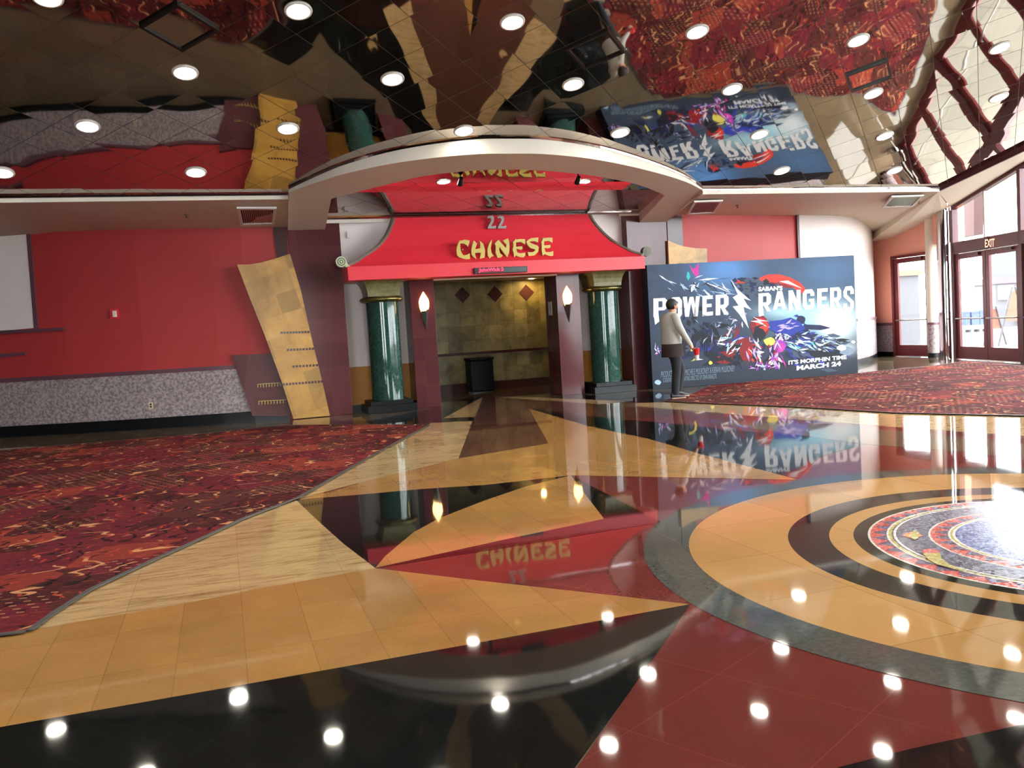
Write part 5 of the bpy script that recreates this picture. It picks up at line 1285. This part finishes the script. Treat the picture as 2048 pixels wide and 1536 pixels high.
# a dark open booth seen through the single door
b0 = fl(1809, 690); e = empty('street_booth', b0, 'narrow dark booth standing outdoors behind the single door', 'booth')
MB().box((b0.x - .5, b0.y - .22, .0), (b0.x + .5, b0.y + .22, 2.4)).build('booth_body', dg_, e); MB().box((b0.x - .6, b0.y - .3, 2.4), (b0.x + .6, b0.y + .3, 2.6)).build('booth_roof', bn_, e)
# kiosk rack
b0 = fl(1950, 664); e = empty('display_cart', b0, 'low white display cart with blue goods seen through the left leaf of the double doors', 'cart')
def lat(p, a, z, d=0.0): return p + RT.normalized() * a + Vector((0, 0, z)) + Vector((FW.x, FW.y, 0)).normalized() * d
def vbox(mb, c, a0, a1, z0, z1, d0, d1, mi=0):
    c = Vector((c.x, c.y, 0)); r = Vector((RT.x, RT.y, 0)).normalized(); f_ = Vector((FW.x, FW.y, 0)).normalized()
    P = [c + r * a + f_ * d0 + Vector((0, 0, z)) for a, z in ((a0, z0), (a1, z0), (a1, z1), (a0, z1))]; mb.slab(P, f_ * (d1 - d0), mi); return mb
vbox(MB(), b0, -.65, .65, .12, .30, 0, .6).build('cart_base', wh_, e)
for k in range(4): vbox(MB(), b0, -.6 + k * .38, -.5 + k * .38, 0, .12, .1, .4).build('cart_foot', dg_, e)
for k, (a, w_, h) in enumerate(((-.58, .40, .62), (-.1, .34, .60), (.26, .34, .66))): vbox(MB(), b0, a, a + w_, .30, .30 + h, .05, .5).build('goods_bin', db_, e)
def aframe(u, v, h, label, wd=.5):
    c = fl(u, v); c = Vector((c.x, c.y, 0)); e = empty('sandwich_board', c, label, 'sign board'); r = Vector((RT.x, RT.y, 0)).normalized(); f_ = Vector((FW.x, FW.y, 0)).normalized()
    top = c + Vector((0, 0, h))
    for s in (-1, 1):
        m_ = MB(); m_.tube([c + r * s * wd, top + r * s * .05], .03, 6); m_.build('leg', dg_, e)
    P = [c + r * -wd * .62 + Vector((0, 0, .42 * h)), c + r * wd * .62 + Vector((0, 0, .42 * h)), c + r * .08 + Vector((0, 0, h * .93)), c + r * -.08 + Vector((0, 0, h * .93))]
    MB().slab(P, f_ * .03).build('board', bn_, e)
aframe(2030, 690, 1.75, 'tall sandwich board outdoors behind the right leaf of the double doors')
aframe(1990, 690, 1.2, 'lower sandwich board outdoors partly behind the middle door stile', .35)
# shop front far outside
b0 = fl(2040, 652); e = empty('shop_kiosk', b0, 'grey souvenir kiosk with a jagged roof outdoors behind the double doors', 'kiosk')
q_ = MB(); vbox(q_, b0, -.95, 2.2, 0, 2.15, .4, 2.4); q_.build('kiosk_body', dg_, e)
vbox(MB(), b0, -1.05, 2.3, 2.15, 2.45, .3, 2.5).build('fascia_board', plain('plum board', (96, 66, 84), .6), e)
q_ = MB(); r = Vector((RT.x, RT.y, 0)).normalized(); f_ = Vector((FW.x, FW.y, 0)).normalized(); c = Vector((b0.x, b0.y, 0))
sil = [(-1.0, 2.45), (-1.0, 3.1), (-.8, 3.75), (-.6, 3.55), (-.45, 3.45), (-.2, 3.85), (0, 3.9), (.2, 3.6), (.35, 3.75), (.55, 3.6), (.8, 3.2), (1.2, 3.5), (2.2, 3.0), (2.2, 2.45)]
q_.slab([c + r * a + f_ * .8 + Vector((0, 0, z)) for a, z in sil], f_ * .6); q_.build('jagged_roof', dg_, e)
vbox(MB(), b0, -.85, -.1, 1.35, 2.05, .3, .39).build('poster_board', wh_, e)
q_ = MB(); q_.slab([c + f_ * .28 + r * (-.48 + .3 * math.cos(a)) + Vector((0, 0, 1.75 + .16 * math.sin(a))) for a in [2 * math.pi * k / 20 for k in range(20)]], f_ * .015)
q_.build('oval_emblem', plain('green emblem', (90, 150, 130), .6), e)
vbox(MB(), b0, .1, 2.1, .1, 1.1, .2, .39).build('counter_front', plain('magenta cloth', (190, 60, 150), .7), e)

# pink outdoor canopy wall seen through the first transom
def wo(u, v, d): return plane_pt(u, v, wp(0, 0, d), WN)
q_ = MB(); q_.slab([wo(u, v, 1.3) for u, v in ((1902, 408), (1948, 386), (1948, 470), (1902, 478))], WN * .25)
tag(q_.build('wall_outside', paint('pink outdoor render', (60, 20, 24))), kind='structure')
